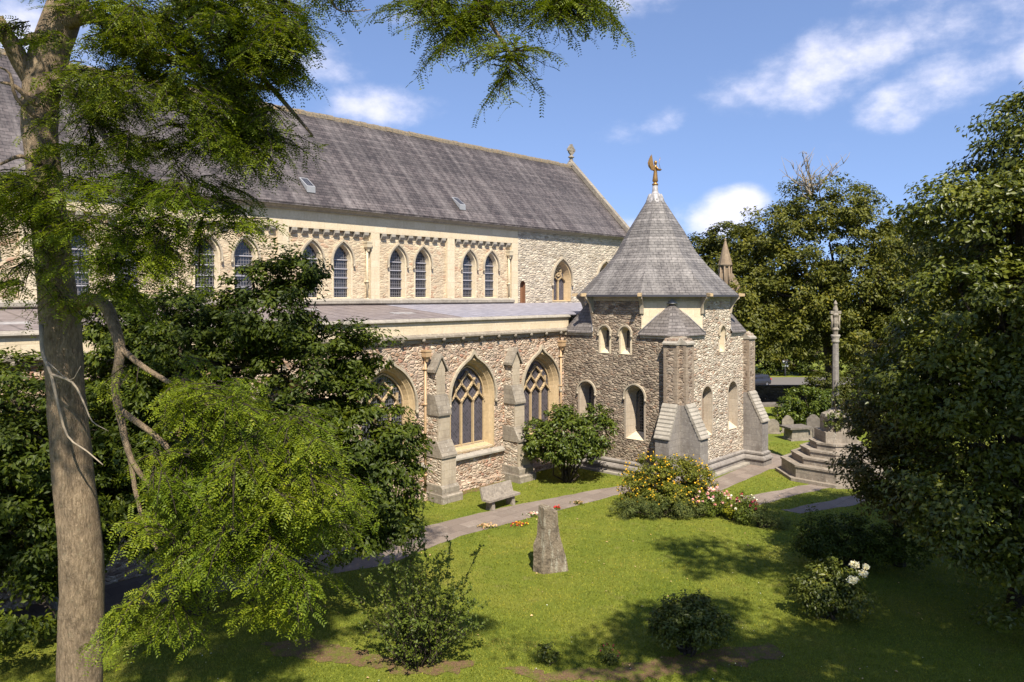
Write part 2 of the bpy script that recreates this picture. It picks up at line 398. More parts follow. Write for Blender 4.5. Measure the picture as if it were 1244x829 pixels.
# cathedral frame : u along the nave (away to the right), v towards the south (towards the viewer), origin under the chapter house roof
CH = Vector((7.753, 41.0, 0)); CA = math.atan2(.7353, .6778)
DU = Vector((.6778, .7353, 0)); DV = Vector((.7353, -.6778, 0))
def W(u, v, z=0): return CH+DU*u+DV*v+Vector((0, 0, z))
def L3(u, v, z): return (u, -v, z)
def G(px, py, z=0):                                                 # ground point from survey angles of the photograph
    Y = (CAMZ-z)*920/(py-359); return Vector(((px-622)/920*Y, Y, z))
def PX(px, py, Y): return np.array(((px-622)/920*Y, Y, CAMZ-(py-359)/920*Y))

# ---------------------------------------------------------------- materials
M = {}
M['rub_aisle'] = m_rubble('rubble_aisle', [(0, (.30, .19, .12)), (.22, (.44, .31, .22)), (.45, (.55, .44, .33)), (.62, (.37, .27, .21)), (.8, (.60, .50, .38)), (1, (.36, .18, .12))], mortar=(.50, .42, .32), stain=.3, gain=1.15, con=.6)
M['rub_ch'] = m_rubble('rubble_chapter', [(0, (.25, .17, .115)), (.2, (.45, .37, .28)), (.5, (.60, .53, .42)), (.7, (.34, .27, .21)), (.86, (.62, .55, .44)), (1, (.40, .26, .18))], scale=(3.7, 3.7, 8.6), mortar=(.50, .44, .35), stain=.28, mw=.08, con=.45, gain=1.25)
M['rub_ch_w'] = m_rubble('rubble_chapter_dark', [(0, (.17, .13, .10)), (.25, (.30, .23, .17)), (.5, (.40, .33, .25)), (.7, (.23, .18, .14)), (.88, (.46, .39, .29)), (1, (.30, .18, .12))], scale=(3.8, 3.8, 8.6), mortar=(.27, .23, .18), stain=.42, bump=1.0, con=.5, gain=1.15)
M['rub_pres'] = m_rubble('rubble_presbytery', [(0, (.40, .33, .24)), (.3, (.58, .51, .40)), (.6, (.66, .58, .45)), (.8, (.45, .38, .30)), (1, (.62, .53, .40))], scale=(2.9, 2.9, 7.2), mortar=(.50, .44, .35), stain=.3, con=.5, bump=.7)
M['rub_cler'] = m_rubble('rubble_clerestory', [(0, (.50, .38, .26)), (.3, (.63, .51, .35)), (.6, (.68, .57, .40)), (.85, (.56, .44, .30)), (1, (.48, .30, .20))], scale=(3.4, 3.4, 8.0), mortar=(.62, .51, .36), stain=.25, bump=.35, con=.3)
M['ash_cream'] = m_ashlar('ashlar_cream', (.66, .55, .38), (.72, .61, .44), (.55, .46, .33), .75, .36, .25, (.40, .30, .18))
M['ash_gold'] = m_ashlar('ashlar_gold', (.50, .37, .21), (.56, .42, .25), (.40, .30, .18), .5, .34, .4, (.33, .24, .15))
M['ash_grey'] = m_ashlar('ashlar_grey', (.33, .30, .25), (.40, .36, .30), (.25, .22, .18), .55, .3, .55, (.15, .13, .11), .3)
M['ash_dark'] = m_ashlar('ashlar_dark', (.25, .215, .17), (.33, .285, .225), (.16, .135, .105), .5, .22, .5, (.08, .07, .06), .35)
M['ash_lilac'] = m_ashlar('ashlar_blue_grey', (.235, .212, .19), (.29, .262, .235), (.15, .135, .12), .55, .32, .75, (.125, .10, .085), .3)
M['redstone'] = m_rubble('red_rubble', [(0, (.23, .165, .12)), (.4, (.32, .255, .195)), (.7, (.40, .335, .26)), (1, (.26, .18, .13))], scale=(3.2, 3.2, 7), mortar=(.42, .35, .28), stain=.3, bump=.5)
M['slate_nave'] = m_slate('nave_slates', (.060, .049, .047), (.108, .088, .083), (.018, .015, .015), .36, .21, .75, (.225, .198, .185), (1.6, .10, 1))
M['slate_ch'] = m_slate('chapter_slates', (.130, .118, .110), (.205, .187, .172), (.055, .05, .046), .30, .17, .85, (.36, .335, .305), (1.1, .13, 1))
M['slate_small'] = m_slate('corner_roof_slates', (.150, .132, .122), (.195, .175, .160), (.075, .065, .06), .36, .19, .4, (.30, .27, .245), (1.2, .3, 1))
M['lead'] = m_lead('lead_roof', (.15, .142, .168), (.25, .238, .27), .7)
M['copper'] = m_lead('stained_roof', (.115, .088, .082), (.185, .155, .150), .8)
M['leadcap'] = m_plain('lead_cap', (.26, .245, .24), .5, .4, .45, 5)
M['glass'] = m_glass('leaded_glass', (.014, .014, .018), .13, .16, (.135, .13, .14), .026)
M['glass_st'] = m_glass('stained_glass', (.035, .030, .036), .11, .13, (.105, .10, .115), .02, .3, True)
M['glass_w'] = m_glass('chapter_glass', (.02, .02, .024), .12, .15, (.07, .065, .06), .025)
M['iron'] = m_plain('saddle_bar', (.34, .33, .36), .5, .4, .1)
M['pipe'] = m_plain('tan_pipe', (.40, .27, .15), .55, .4, .2, 3)
M['pipe_c'] = m_plain('cream_pipe', (.52, .44, .30), .6, .3, .2, 3)
M['gutter'] = m_plain('dark_gutter', (.045, .045, .055), .5, .4, .1)
M['ash_butt'] = m_ashlar('ashlar_buttress', (.43, .36, .265), (.50, .42, .31), (.33, .27, .2), .6, .34, .6, (.20, .155, .115), .15)
M['quoin'] = m_ashlar('quoin_stone', (.30, .235, .175), (.37, .295, .22), (.22, .17, .13), .5, .34, .6, (.17, .125, .09), .1)
M['hood'] = m_ashlar('hood_stone', (.42, .36, .27), (.50, .43, .32), (.30, .26, .2), .4, .4, .4, (.16, .13, .10))
M['gild'] = m_plain('gilded_metal', (.30, .165, .055), .45, .5, .3, 12, .7)
M['rail'] = m_plain('skylight_frame', (.26, .26, .265), .4, .5, .1)

# ================================================================ GROUND
PATH1 = [(-19.6, 1.9), (-17.6, 1.62), (-15.9, 1.52), (-12.5, 1.85), (-9.8, 2.18), (-7.3, 2.42), (-6.0, 2.75), (-5.55, 3.7), (-5.45, 5.5), (-3.2, 5.52), (0, 5.45), (2.4, 5.35), (3.4, 5.7), (5.6, 5.2),
         (6.5, 3.6), (4.9, 3.7), (4.05, 4.0), (-4.0, 4.35), (-4.35, 4.0), (-4.35, 2.2), (-5.2, 1.75), (-7.3, 1.1), (-9.8, .55), (-11.67, .08), (-15.4, -.35), (-18.6, -.50), (-21.5, -1.2), (-25, -3.0), (-29.5, -3.3), (-44, -3.3), (-44, -1.5), (-29, -1.5), (-23.5, .4)]
PATH2 = [(-4.6, 6.9), (-3.4, 6.75), (-1.6, 7.35), (1.2, 8.2), (.6, 9.0), (-1.9, 8.35), (-4.4, 7.8)]
PATH3 = [(-4.4, 8.9), (-1.5, 9.85), (1.0, 10.4), (.6, 11.2), (-1.6, 10.9), (-4.4, 9.7)]
def inpoly(P, poly):
    x, y = P[:, 0], P[:, 1]; r = np.zeros(len(P), bool); n = len(poly)
    for i in range(n):
        x1, y1 = poly[i]; x2, y2 = poly[(i+1) % n]
        c = ((y1 > y) != (y2 > y)) & (x < (x2-x1)*(y-y1)/((y2-y1) if y2 != y1 else 1e-9)+x1); r ^= c
    return r
def to_uv(X, Y): 
    a = X-CH.x; b = Y-CH.y; return np.stack([a*DU.x+b*DU.y, a*DV.x+b*DV.y], 1)
def refine(poly, step, jit, g):
    out = []
    for i in range(len(poly)):
        a = np.array(poly[i]); b = np.array(poly[(i+1) % len(poly)]); k = max(1, int(np.linalg.norm(b-a)/step))
        for j in range(k): out.append(tuple(a+(b-a)*j/k+g.normal(size=2)*jit))
    return out
def sheet(name, poly_world, z, mat):
    mb = MB(); vs = [(x, y, z) for x, y in poly_world]
    mb.mesh(vs, [t for t in tessellate_polygon([[Vector((x, y, 0)) for x, y in poly_world]])])
    for k, f in enumerate(mb.f):
        a, b, c = (Vector(mb.v[i]) for i in f)
        if (b-a).cross(c-a).z < 0: mb.f[k] = tuple(reversed(f))
    return tag(mb.build(name, mat), kind='structure')

t = NT('lawn_grass', .9, .15); o = t.coord('Object')
a1 = t.noise(o, .28, 5, .6); a2 = t.noise(o, 2.2, 6, .7); a3 = t.noise(o, 38, 3, .7)
c = t.ramp(a1, [(.3, (.105, .138, .018)), (.5, (.138, .165, .024)), (.7, (.19, .19, .036))])
c = t.mix(.75, c, t.ramp(a2, [(.28, (.66, .72, .6)), (.72, (1.3, 1.2, 1.1))]), 'MULTIPLY')
c = t.mix(.8, c, t.ramp(a3, [(.3, (.5, .55, .45)), (.7, (1.45, 1.4, 1.3))]), 'MULTIPLY')
patch = t.noise(o, .9, 4, .6)
c = t.mix(t.math('MULTIPLY', t.ramp(patch, [(.60, (0, 0, 0)), (.74, (1, 1, 1))]), .45), c, (.24, .19, .075))
t.base(c); t.bump(t.math('ADD', a3, t.math('MULTIPLY', a2, .6)), .8, .06); M['lawn'] = t.m
def ground_z(x, y):
    return -2.7*np.clip((y-62)/30, 0, 1) if np.ndim(y) else -2.7*min(1, max(0, (y-62)/30))
mb = MB()
ys = [-250, -60, -20, 0, 15, 30, 45, 62, 70, 78, 85, 92, 120, 300, 1500]; xs = [-1200, -200, -60, -20, 0, 20, 60, 200, 1200]
mb.mesh([(x, y, ground_z(x, y)) for y in ys for x in xs], [(j*9+i, j*9+i+1, (j+1)*9+i+1, (j+1)*9+i) for j in range(len(ys)-1) for i in range(8)])
tag(mb.build('lawn', M['lawn']), kind='structure')

t = NT('path_paving', .9, .2); o = t.coord('UV', (1, 1, 1), (0, 0, -CA)); w = t.coord('Object')
b = t.n('ShaderNodeTexBrick'); b.inputs['Scale'].default_value = 1; b.inputs['Brick Width'].default_value = .95; b.inputs['Row Height'].default_value = .62
b.inputs['Mortar Size'].default_value = .012; b.inputs['Color1'].default_value = (.165, .130, .105, 1); b.inputs['Color2'].default_value = (.215, .172, .14, 1); b.inputs['Mortar'].default_value = (.13, .105, .085, 1)
t.l(o, b.inputs['Vector'])
n1 = t.noise(w, 1.1, 6, .7); n2 = t.noise(w, 22, 4, .7)
c = t.mix(.7, b.outputs[0], t.ramp(n2, [(.3, (.7, .7, .7)), (.7, (1.25, 1.25, 1.25))]), 'MULTIPLY')
c = t.mix(t.math('MULTIPLY', t.ramp(n1, [(.55, (0, 0, 0)), (.68, (1, 1, 1))]), .45), c, (.30, .265, .22))
t.base(c); t.bump(t.math('ADD', n2, t.math('MULTIPLY', b.outputs['Fac'], -1)), .4, .03); M['path'] = t.m
g0 = np.random.default_rng(5)
def uvw(poly): return [tuple(W(u, v).xy) for u, v in poly]
sheet('path', uvw(refine(PATH1, .5, .025, g0)), .006, M['path'])
sheet('slab_path', uvw(refine(PATH2, .4, .05, g0)), .006, M['path'])
sheet('shaded_path', uvw(refine(PATH3, .4, .05, g0)), .006, M['path'])
t = NT('bare_soil', .95, .1); o = t.coord('Object')
t.base(t.mix(t.ramp(t.noise(o, 3.5, 6, .75), [(.45, (0, 0, 0)), (.60, (1, 1, 1))]), t.mix(.7, (.145, .092, .052), t.ramp(t.noise(o, 22, 5, .7), [(.3, (.5, .5, .5)), (.7, (1.5, 1.45, 1.4))]), 'MULTIPLY'), (.115, .120, .024)))
t.bump(t.noise(o, 12, 6, .75), .9, .06); M['soil'] = t.m
SOIL = [(-.2, 18.35), (.9, 18.1), (2.6, 18.3), (3.6, 18.75), (4.6, 19.0), (5.6, 19.35), (6.7, 19.55), (6.75, 18.9), (5.8, 18.45), (4.4, 18.05), (3.2, 17.75), (1.8, 17.65), (.4, 17.75)]
SOIL2 = [(-6.5, 19.6), (-5.2, 19.8), (-3.6, 19.0), (-2.4, 18.7), (-.9, 18.6), (-1.2, 18.0), (-2.6, 17.9), (-4.2, 18.5), (-5.8, 18.9)]
SOIL3 = [tuple(W(u, v).xy) for u, v in [(-12, -3.3), (-9, -3.3), (-9, -2.75), (-10.5, -2.65), (-12, -2.7)]]
sheet('soil_bed', refine(SOIL, .16, .075, g0), .012, M['soil'])['kind'] = 'stuff'
sheet('soil_patch', refine(SOIL2, .16, .075, g0), .012, M['soil'])['kind'] = 'stuff'
sheet('soil_strip', refine(SOIL3, .25, .04, g0), .012, M['soil'])['kind'] = 'stuff'
M['asphalt'] = m_plain('road_asphalt', (.13, .118, .105), .9, .2, .15, 3)
mb = MB(); mb.mesh([(x, y, -2.68) for x, y in ((-60, 93), (140, 93), (140, 108), (-60, 108))], [(0, 1, 2, 3)])
tag(mb.build('road', M['asphalt']), kind='structure')

# ================================================================ CATHEDRAL
def arch(cx, w, z0, zs, Rr, n=9):
    """outline, counter-clockwise from bottom left, of a pointed (or round when Rr = w/2) opening"""
    h = w/2; apex = math.sqrt(max(1e-9, Rr*Rr-(Rr-h)**2)); a0 = math.atan2(apex, h-(h-Rr) - 0 if False else (Rr-h))
    pts = [(cx-h, z0), (cx+h, z0)]
    for i in range(n+1):
        a = a0*i/n; pts.append((cx+h-Rr+Rr*math.cos(a), zs+Rr*math.sin(a)))
    for i in range(1, n+1):
        a = a0*(n-i)/n; pts.append((cx-h+Rr-Rr*math.cos(a), zs+Rr*math.sin(a)))
    return pts
def S(v0): return lambda a, b, d=0: (a, -(v0-d), b)                 # south-facing plane, d = depth inwards
def Wf(u0): return lambda a, b, d=0: (u0+d, -a, b)                  # west-facing plane, a = v
def wall_holes(mb, fn, outer, holes, m=0):
    loops = [[Vector((a, b, 0)) for a, b in outer]]+[[Vector((a, b, 0)) for a, b in h] for h in holes]
    pts = [(v.x, v.y) for L in loops for v in L]
    want = Vector(fn(0, 0, -1))-Vector(fn(0, 0, 0))
    for tr in tessellate_polygon(loops):
        q = [Vector(fn(*pts[i])) for i in tr]
        if (q[1]-q[0]).cross(q[2]-q[0]).dot(want) < 0: q.reverse()
        mb.face(q, m)
def reveal(mb, fn, o0, o1, d0, d1, m=0):
    n = len(o0)
    for i in range(n):
        j = (i+1) % n
        mb.face([fn(*o0[i], d0), fn(*o0[j], d0), fn(*o1[j], d1), fn(*o1[i], d1)], m)
def fill(mb, fn, o, d, m=0):
    wall_holes(mb, lambda a, b, dd=0: fn(a, b, d+dd), o, [], m)
def ring(mb, fn, o0, o1, d0, d1, m=0, closed=True):
    """moulding between two outlines o0 (inner) and o1 (outer), from depth d0 (proud) to d1 (back)"""
    n = len(o0)
    for i in range(n if closed else n-1):
        j = (i+1) % n
        mb.face([fn(*o0[i], d0), fn(*o0[j], d0), fn(*o1[j], d0), fn(*o1[i], d0)], m)
        mb.face([fn(*o1[i], d0), fn(*o1[j], d0), fn(*o1[j], d1), fn(*o1[i], d1)], m)
        mb.face([fn(*o0[i], d1), fn(*o0[j], d1), fn(*o0[j], d0), fn(*o0[i], d0)], m)
    if not closed:
        for i in (0, n-1): mb.face([fn(*o0[i], d0), fn(*o1[i], d0), fn(*o1[i], d1), fn(*o0[i], d1)], m)
def hood(mb, fn, cx, w, zs, Rr, t=.12, proud=.11, ogee=0, drop=.0, n=12, m=0):
    a = arch(cx, w, zs-drop, zs, Rr, n)[1:] + [(cx-w/2, zs-drop)]
    b = arch(cx, w+2*t, zs-drop, zs, Rr+t, n)[1:] + [(cx-w/2-t, zs-drop)]
    if ogee:
        def og(P, k): return [(x, z+k*math.exp(-((x-cx)/(w*.055))**2)) for x, z in P]
        a, b = og(a, ogee*.6), og(b, ogee)
    ring(mb, fn, a, b, -proud, .0, m, False)
    for sgn in (-1, 1):                                             # carved stops
        x, y, z = fn(cx+sgn*(w/2+t*.6), zs-drop-.07, -proud*.8); mb.sphere((x, y, z), t*.85, m, 8, 6, 1.2)

cath = thing('cathedral', 'long cathedral nave with steep slate roof, cream clerestory and buttressed aisle of pinkish rubble', 'cathedral', W(-14, -14.4), CA, off=(-14, 14.4, 0))
U0, U1, US = -42.0, 11.0, -0.7
VA, VC, VR = -3.4, -9.4, -14.5
# ---- aisle wall
mb = MB(); fnA = S(VA)
AW = [-30.2, -25.3, -20.4, -15.46, -10.49, -5.55]
holes = [arch(c, 2.78, 1.75, 4.20, 1.85) for c in AW]
inner = [arch(c, 2.30, 1.95, 4.20, 1.53) for c in AW]
wall_holes(mb, fnA, [(U0, -.1), (-3.65, -.1), (-3.65, 6.9), (U0, 6.9)], holes)
for x in (U0, 8.0): mb.face([L3(x, VA, -.1), L3(x, VC, -.1), L3(x, VC, 7.9), L3(x, VA, 7.9)])
mb.face([fnA(3.65, -.1), fnA(8, -.1), fnA(8, 6.9), fnA(3.65, 6.9)])
mb.build('aisle_wall', M['rub_aisle'], cath)
mb = MB()
mb.box(U0, -3.66, -VA-.001, -VA-.28, 0, .28, 0)
mb.build('wall_base', M['rub_aisle'], cath)
def lattice(mb, fn, cx, w, zs, top, nl, d, wd=.075, dp=.12):
    """mullions and reticulated tracery of a window with nl lights"""
    def bar(pts, r=wd):
        for (a, b), (c, e) in zip(pts[:-1], pts[1:]):
            dx, dz = c-a, e-b; l = math.hypot(dx, dz); nx, nz_ = -dz/l*r/2, dx/l*r/2
            ex, ez = dx/l*r*.35, dz/l*r*.35
            q = [(a-ex+nx, b-ez+nz_), (a-ex-nx, b-ez-nz_), (c+ex-nx, e+ez-nz_), (c+ex+nx, e+ez+nz_)]
            F = [fn(*p, d-dp) for p in q]; B = [fn(*p, d) for p in q]
            mb.mesh(F+B, [(0, 1, 2, 3), (0, 4, 5, 1), (1, 5, 6, 2), (2, 6, 7, 3), (3, 7, 4, 0)])
    def og(p, q, n=6):                                              # S-curve from p to q
        return [(p[0]+(q[0]-p[0])*(3*s*s-2*s**3), p[1]+(q[1]-p[1])*s) for s in [i/n for i in range(n+1)]]
    return bar, og
def aisle_window(i, c):
    mbg = MB(); fill(mbg, fnA, inner[i], .46)
    wdo = mbg.build('window', M['glass'] if c < -14 else M['glass_st'], cath)
    mb = MB(); o0 = holes[i]
    mid = arch(c, 2.58, 1.85, 4.20, 1.72)
    s0 = [(x, z) for x, z in o0]
    reveal(mb, fnA, o0, mid, 0, .16); 
    mid2 = arch(c, 2.52, 1.87, 4.20, 1.68); reveal(mb, fnA, mid, mid2, .16, .17); reveal(mb, fnA, mid2, inner[i], .17, .46)
    ring(mb, fnA, o0, arch(c, 2.92, 1.70, 4.20, 1.92), -.012, .0)
    mb.build('surround', M['ash_gold'], wdo, off=OFF[cath.name])
    mb = MB(); bar, og = lattice(mb, fnA, c, 2.30, 4.2, 5.5, 3, .44)
    s = 2.30/3; h = s/2; z1, z2, z3, z4 = 3.92, 4.42, 4.93, 5.40
    for x in (-h, h): bar([(c+x, 1.95), (c+x, z1)])
    xs_ = [-s, 0, s]
    for x in (-h, h):
        for t_ in (-h, h): bar(og((c+x, z1), (c+x+t_, z2)))
    for x in (-1.15, 1.15): bar(og((c+x, z1), (c+(-s if x < 0 else s), z2)))
    for x0, x1 in ((-s, -h), (0, -h), (0, h), (s, h)): bar(og((c+x0, z2), (c+x1, z3)))
    for x0, x1 in ((-h, 0), (h, 0)): bar(og((c+x0, z3), (c+x1, z4)))
    bar([(c-s, z2), (c-s*1.02, z2+.35)], .05); bar([(c+s, z2), (c+s*1.02, z2+.35)], .05)
    bar([(c-h, z3), (c-h*1.35, z3+.12)], .05); bar([(c+h, z3), (c+h*1.35, z3+.12)], .05)
    fr = [(a, b) for a, b in arch(c, 2.18, 2.0, 4.20, 1.47)]
    ring(mb, fnA, fr, inner[i], .36, .44)
    mb.build('tracery', M['ash_gold'], wdo, off=OFF[cath.name])
    mb = MB(); hood(mb, fnA, c, 2.92, 4.20, 1.92, .10, .13, .30, .2); mb.build('hood_mould', M['hood'], wdo, off=OFF[cath.name])
    mb = MB()
    v0 = -VA
    mb.face([L3(c-1.05, VA-.45, 1.97), L3(c+1.05, VA-.45, 1.97), L3(c+1.42, VA+.02, 1.76), L3(c-1.42, VA+.02, 1.76)][::-1], 1)
    mb.face([L3(c-1.05, VA-.45, 1.97), L3(c+1.05, VA-.45, 1.97), L3(c+1.42, VA+.02, 1.76), L3(c-1.42, VA+.02, 1.76)], 1)
    mb.prism([(-.02, 1.66), (.16, 1.50), (.16, 1.42), (-.02, 1.34)], lambda a, b, d: (d, v0-a, b), c-2.05, c+2.05, 0)
    mb.build('sill', [M['ash_grey'], M['ash_cream']], wdo, off=OFF[cath.name])
for i, c in enumerate(AW): aisle_window(i, c)
# ---- aisle cornice, parapet, roof
mb = MB(); v0 = -VA
mb.prism([(-.3, 6.88), (.06, 6.88), (.10, 6.98), (.10, 7.02), (.22, 7.10), (.22, 7.18), (.02, 7.28), (-.3, 7.28)], lambda a, b, d: (d, v0-a, b), U0, -3.2, 0)
for k in range(32):
    u = -41+k*1.19; mb.sphere(L3(u, VA+.16, 7.02), .10, 0, 7, 5); mb.sphere(L3(u+.03, VA+.10, 6.9), .05, 0, 6, 4)
mb.build('cornice', M['ash_dark'], cath)
mb = MB(); mb.box(U0, -3.25, v0, v0+.35, 7.279, 7.78); mb.build('parapet', M['ash_cream'], cath)
mb = MB(); mb.prism([(-.42, 7.78), (.05, 7.781), (.12, 7.84), (.10, 7.90), (-.02, 7.97), (-.42, 7.97)], lambda a, b, d: (d, v0-a, b), U0, -3.2, 0)
mb.build('parapet_coping', M['ash_grey'], cath)
def slopeface(mb, ua, ub, va, za, vb, zb, th=.06, m=0):
    top = [L3(ua, va, za), L3(ub, va, za), L3(ub, vb, zb), L3(ua, vb, zb)]
    bot = [(x, y, z-th) for x, y, z in top]
    mb.mesh(top+bot, [(0, 1, 2, 3), (4, 7, 6, 5), (0, 4, 5, 1), (1, 5, 6, 2), (2, 6, 7, 3), (3, 7, 4, 0)], m)
mb = MB(); slopeface(mb, -11.0, 8, VA-.1, 7.99, VC, 8.52); mb.build('aisle_roof', M['lead'], cath)
mb = MB(); slopeface(mb, U0, -11.0, VA-.1, 7.985, VC, 8.515); mb.build('stained_roof', M['copper'], cath)
for (a, b, cc) in ((-13.6, -5.3, .5), (-17.2, -7.4, .4), (-29.5, -4.9, .5), (-21.5, -6.2, .35)):
    mb = MB(); zz = 7.985+(.53)*((-3.5-b)/5.9)+.02
    slopeface(mb, a, a+cc*2.6, b, zz-.01, b-cc*.9, zz+.075*cc+.012, .02); mb.build('lead_patch', M['leadcap'], cath)
# ---- aisle buttresses
def buttress_profile(mb, uc, fn_w, steps, top, mats):
    pass
for k, uc in enumerate([-32.7, -27.75, -22.8, -17.88, -12.93, -7.98]):
    mb = MB()
    def stage(hw, p, z0, z1, p2=None, z2=None):
        mb.prism([(0, z0), (p, z0), (p, z1), (0, z1)], lambda a, b, d: (d, v0-a, b), uc-hw, uc+hw, 0)
        for f in range(len(mb.f)): pass
    def pr(poly, hw, m): mb.prism(poly, lambda a, b, d: (d, v0-a, b), uc-hw, uc+hw, m, 0 if m == 0 else m)
    pr([(-.05, -.1), (1.28, -.1), (1.28, .30), (1.20, .36), (-.05, .36)], .60, 2)
    pr([(-.05, .36), (1.16, .36), (1.16, .62), (1.04, .74), (-.05, .74)], .51, 2)
    pr([(-.05, .74), (1.0, .74), (1.0, 1.92), (-.05, 1.92)], .41, 0)
    pr([(-.05, 1.92), (1.09, 1.92), (1.09, 2.02), (.72, 2.62), (-.05, 2.62)], .45, 2)
    pr([(-.05, 2.62), (.70, 2.62), (.70, 3.72), (-.05, 3.72)], .33, 0)
    pr([(-.05, 3.72), (.80, 3.72), (.80, 3.82), (.50, 4.62), (-.05, 4.62)], .38, 2)
    pr([(-.05, 4.62), (.48, 4.62), (.48, 5.72), (-.05, 5.72)], .27, 0)
    bt = mb.build('buttress', [M['rub_ch'], M['ash_cream'], M['ash_dark']], cath)
    for hw, p, z0, z1 in ((.42, 1.004, .742, 1.918), (.34, .704, 2.622, 3.718)):
        mb = MB(); mb.prism([(uc-hw*.999, p-.05), (uc-hw*.999, p+.02), (uc+hw*1.02, p+.02), (uc+hw*1.02, p-.28), (uc+hw*.98, p-.28), (uc+hw*.98, p-.05)], lambda a, b, d: (a, v0-b, d), z0, z1)
        mb.build('ashlar_front', M['ash_butt'], bt, off=OFF[cath.name])
    mb = MB(); mb.prism([(uc-.25, 4.63), (uc+.25, 4.63), (uc+.25, 5.75), (uc, 6.22), (uc-.25, 5.75)], lambda a, b, d: (a, v0-d, b), .2, .495)
    mb.build('ashlar_front', M['ash_butt'], bt, off=OFF[cath.name])
    mb = MB()
    for sg in (-1, 1):
        q = [(uc+sg*.40, 5.60), (uc+sg*.40, 5.72), (uc, 6.44), (uc, 6.28)]
        mb.prism(q if sg < 0 else q[::-1], lambda a, b, d: (a, v0-d, b), -.02, .58, 0)
    mb.build('gable_cap', M['ash_dark'], bt, off=OFF[cath.name])
# ---- aisle downpipes
def pipe(u, v, z0, z1, mat, r=.055, hop=True):
    mb = MB(); mb.tube([L3(u, v+.10, z0), L3(u, v+.10, z1)], r, 10)
    for z in np.arange(z0+.9, z1-.4, 1.55):
        mb.tube([L3(u, v+.10, z), L3(u, v+.10, z+.1)], r*1.5, 10); mb.box(u-r*2, u+r*2, -v, -v-.05, z+.02, z+.08)
    mb.tube([L3(u, v+.10, z0+.1), L3(u, v+.16, z0), L3(u, v+.3, z0-.08)], r*1.1, 8)
    p_ = mb.build('downpipe', mat, cath)
    if hop:
        mb = MB(); mb.lathe([(.07, -.42), (.10, -.30), (.20, -.2), (.22, 0), (.25, .02), (.25, .1), (.22, .1)], L3(u, v+.16, z1+.15), 4, 0, False, R(45))
        mb.build('hopper_head', mat, p_, off=OFF[cath.name])
for u in (-13.48, -4.02, -23.3, -28.2): pipe(u, VA, .15, 6.35, M['pipe'])
# ---- clerestory
mb = MB(); VB = VC-.16; fnB = S(VB); fnC = S(VC)
PIL = [-42, -37.2, -32.2, -27.1, -22.0, -16.82, -11.58, -6.31, -.97]
CWIN = [(-40.6, -38.8), (-35.6, -33.8), (-30.5, -28.7), (-25.4, -23.6), (-20.4, -18.63), (-15.24, -13.49), (-10.03, -8.30), (-4.76, -2.95)]
holesC = [arch(c, 1.02, 8.86, 10.68, .96) for pr_ in CWIN for c in pr_]
innerC = [arch(c, .92, 8.90, 10.68, .90) for pr_ in CWIN for c in pr_]
wall_holes(mb, fnB, [(U0, 8.3), (US, 8.3), (US, 12.2), (U0, 12.2)], holesC)
mb.build('clerestory_wall', M['rub_cler'], cath)
mb = MB()
for u in PIL: mb.box(u-.27, u+.27, -VC, -VB+.02, 8.3, 12.198)
mb.box(U0, US, -VC-.004, -VB+.02, 12.2, 13.08)
mb.box(US-.5, US, -VC-.003, -VB+.02, 8.3, 12.197)
mb.build('ashlar_frieze', M['ash_cream'], cath)
mb = MB()
for a, b in zip(PIL[:-1], PIL[1:]):
    n = 8; w = (b-a-.54)/n
    for k in range(n):
        x = a+.27+w*(k+.5); mb = MB()
        mb.prism([(0, 12.2), (0, 11.88), (.10, 11.93), (.20, 12.06), (.20, 12.2)], lambda p, q, d: (d, -VB-p, q), x-.13, x+.13, 0); mb.build('corbel', M['ash_grey'], cath)
mb = MB(); mb.prism([(0, 8.84), (.24, 8.74), (.24, 8.60), (.16, 8.54), (0, 8.52)], lambda a, b, d: (d, -VC-a+.02, b), U0, US-.5, 0)
mb.build('string_course', M['ash_grey'], cath)
for i, c in enumerate([c for p_ in CWIN for c in p_]):
    mb = MB(); fill(mb, fnB, innerC[i], .26); wdo = mb.build('window', M['glass'], cath)
    mb = MB(); reveal(mb, fnB, holesC[i], innerC[i], 0, .26); ring(mb, fnB, holesC[i], arch(c, 1.2, 8.84, 10.68, 1.05), -.02, 0)
    mb.build('surround', M['ash_cream'], wdo, off=OFF[cath.name])
    mb = MB(); hood(mb, fnB, c, 1.22, 10.68, 1.06, .08, .13, .04, .12); mb.build('hood_mould', M['hood'], wdo, off=OFF[cath.name])
    mb = MB()
    for z in (9.35, 9.85, 10.3, 10.75):
        mb = MB(); mb.box(c-.46, c+.46, -VB+.20, -VB+.225, z, z+.045); mb.build('saddle_bar', M['iron'], wdo, off=OFF[cath.name])
for u in (-12.05, -1.45, -22.4): pipe(u, VB, 8.75, 11.5, M['pipe_c'], .06)
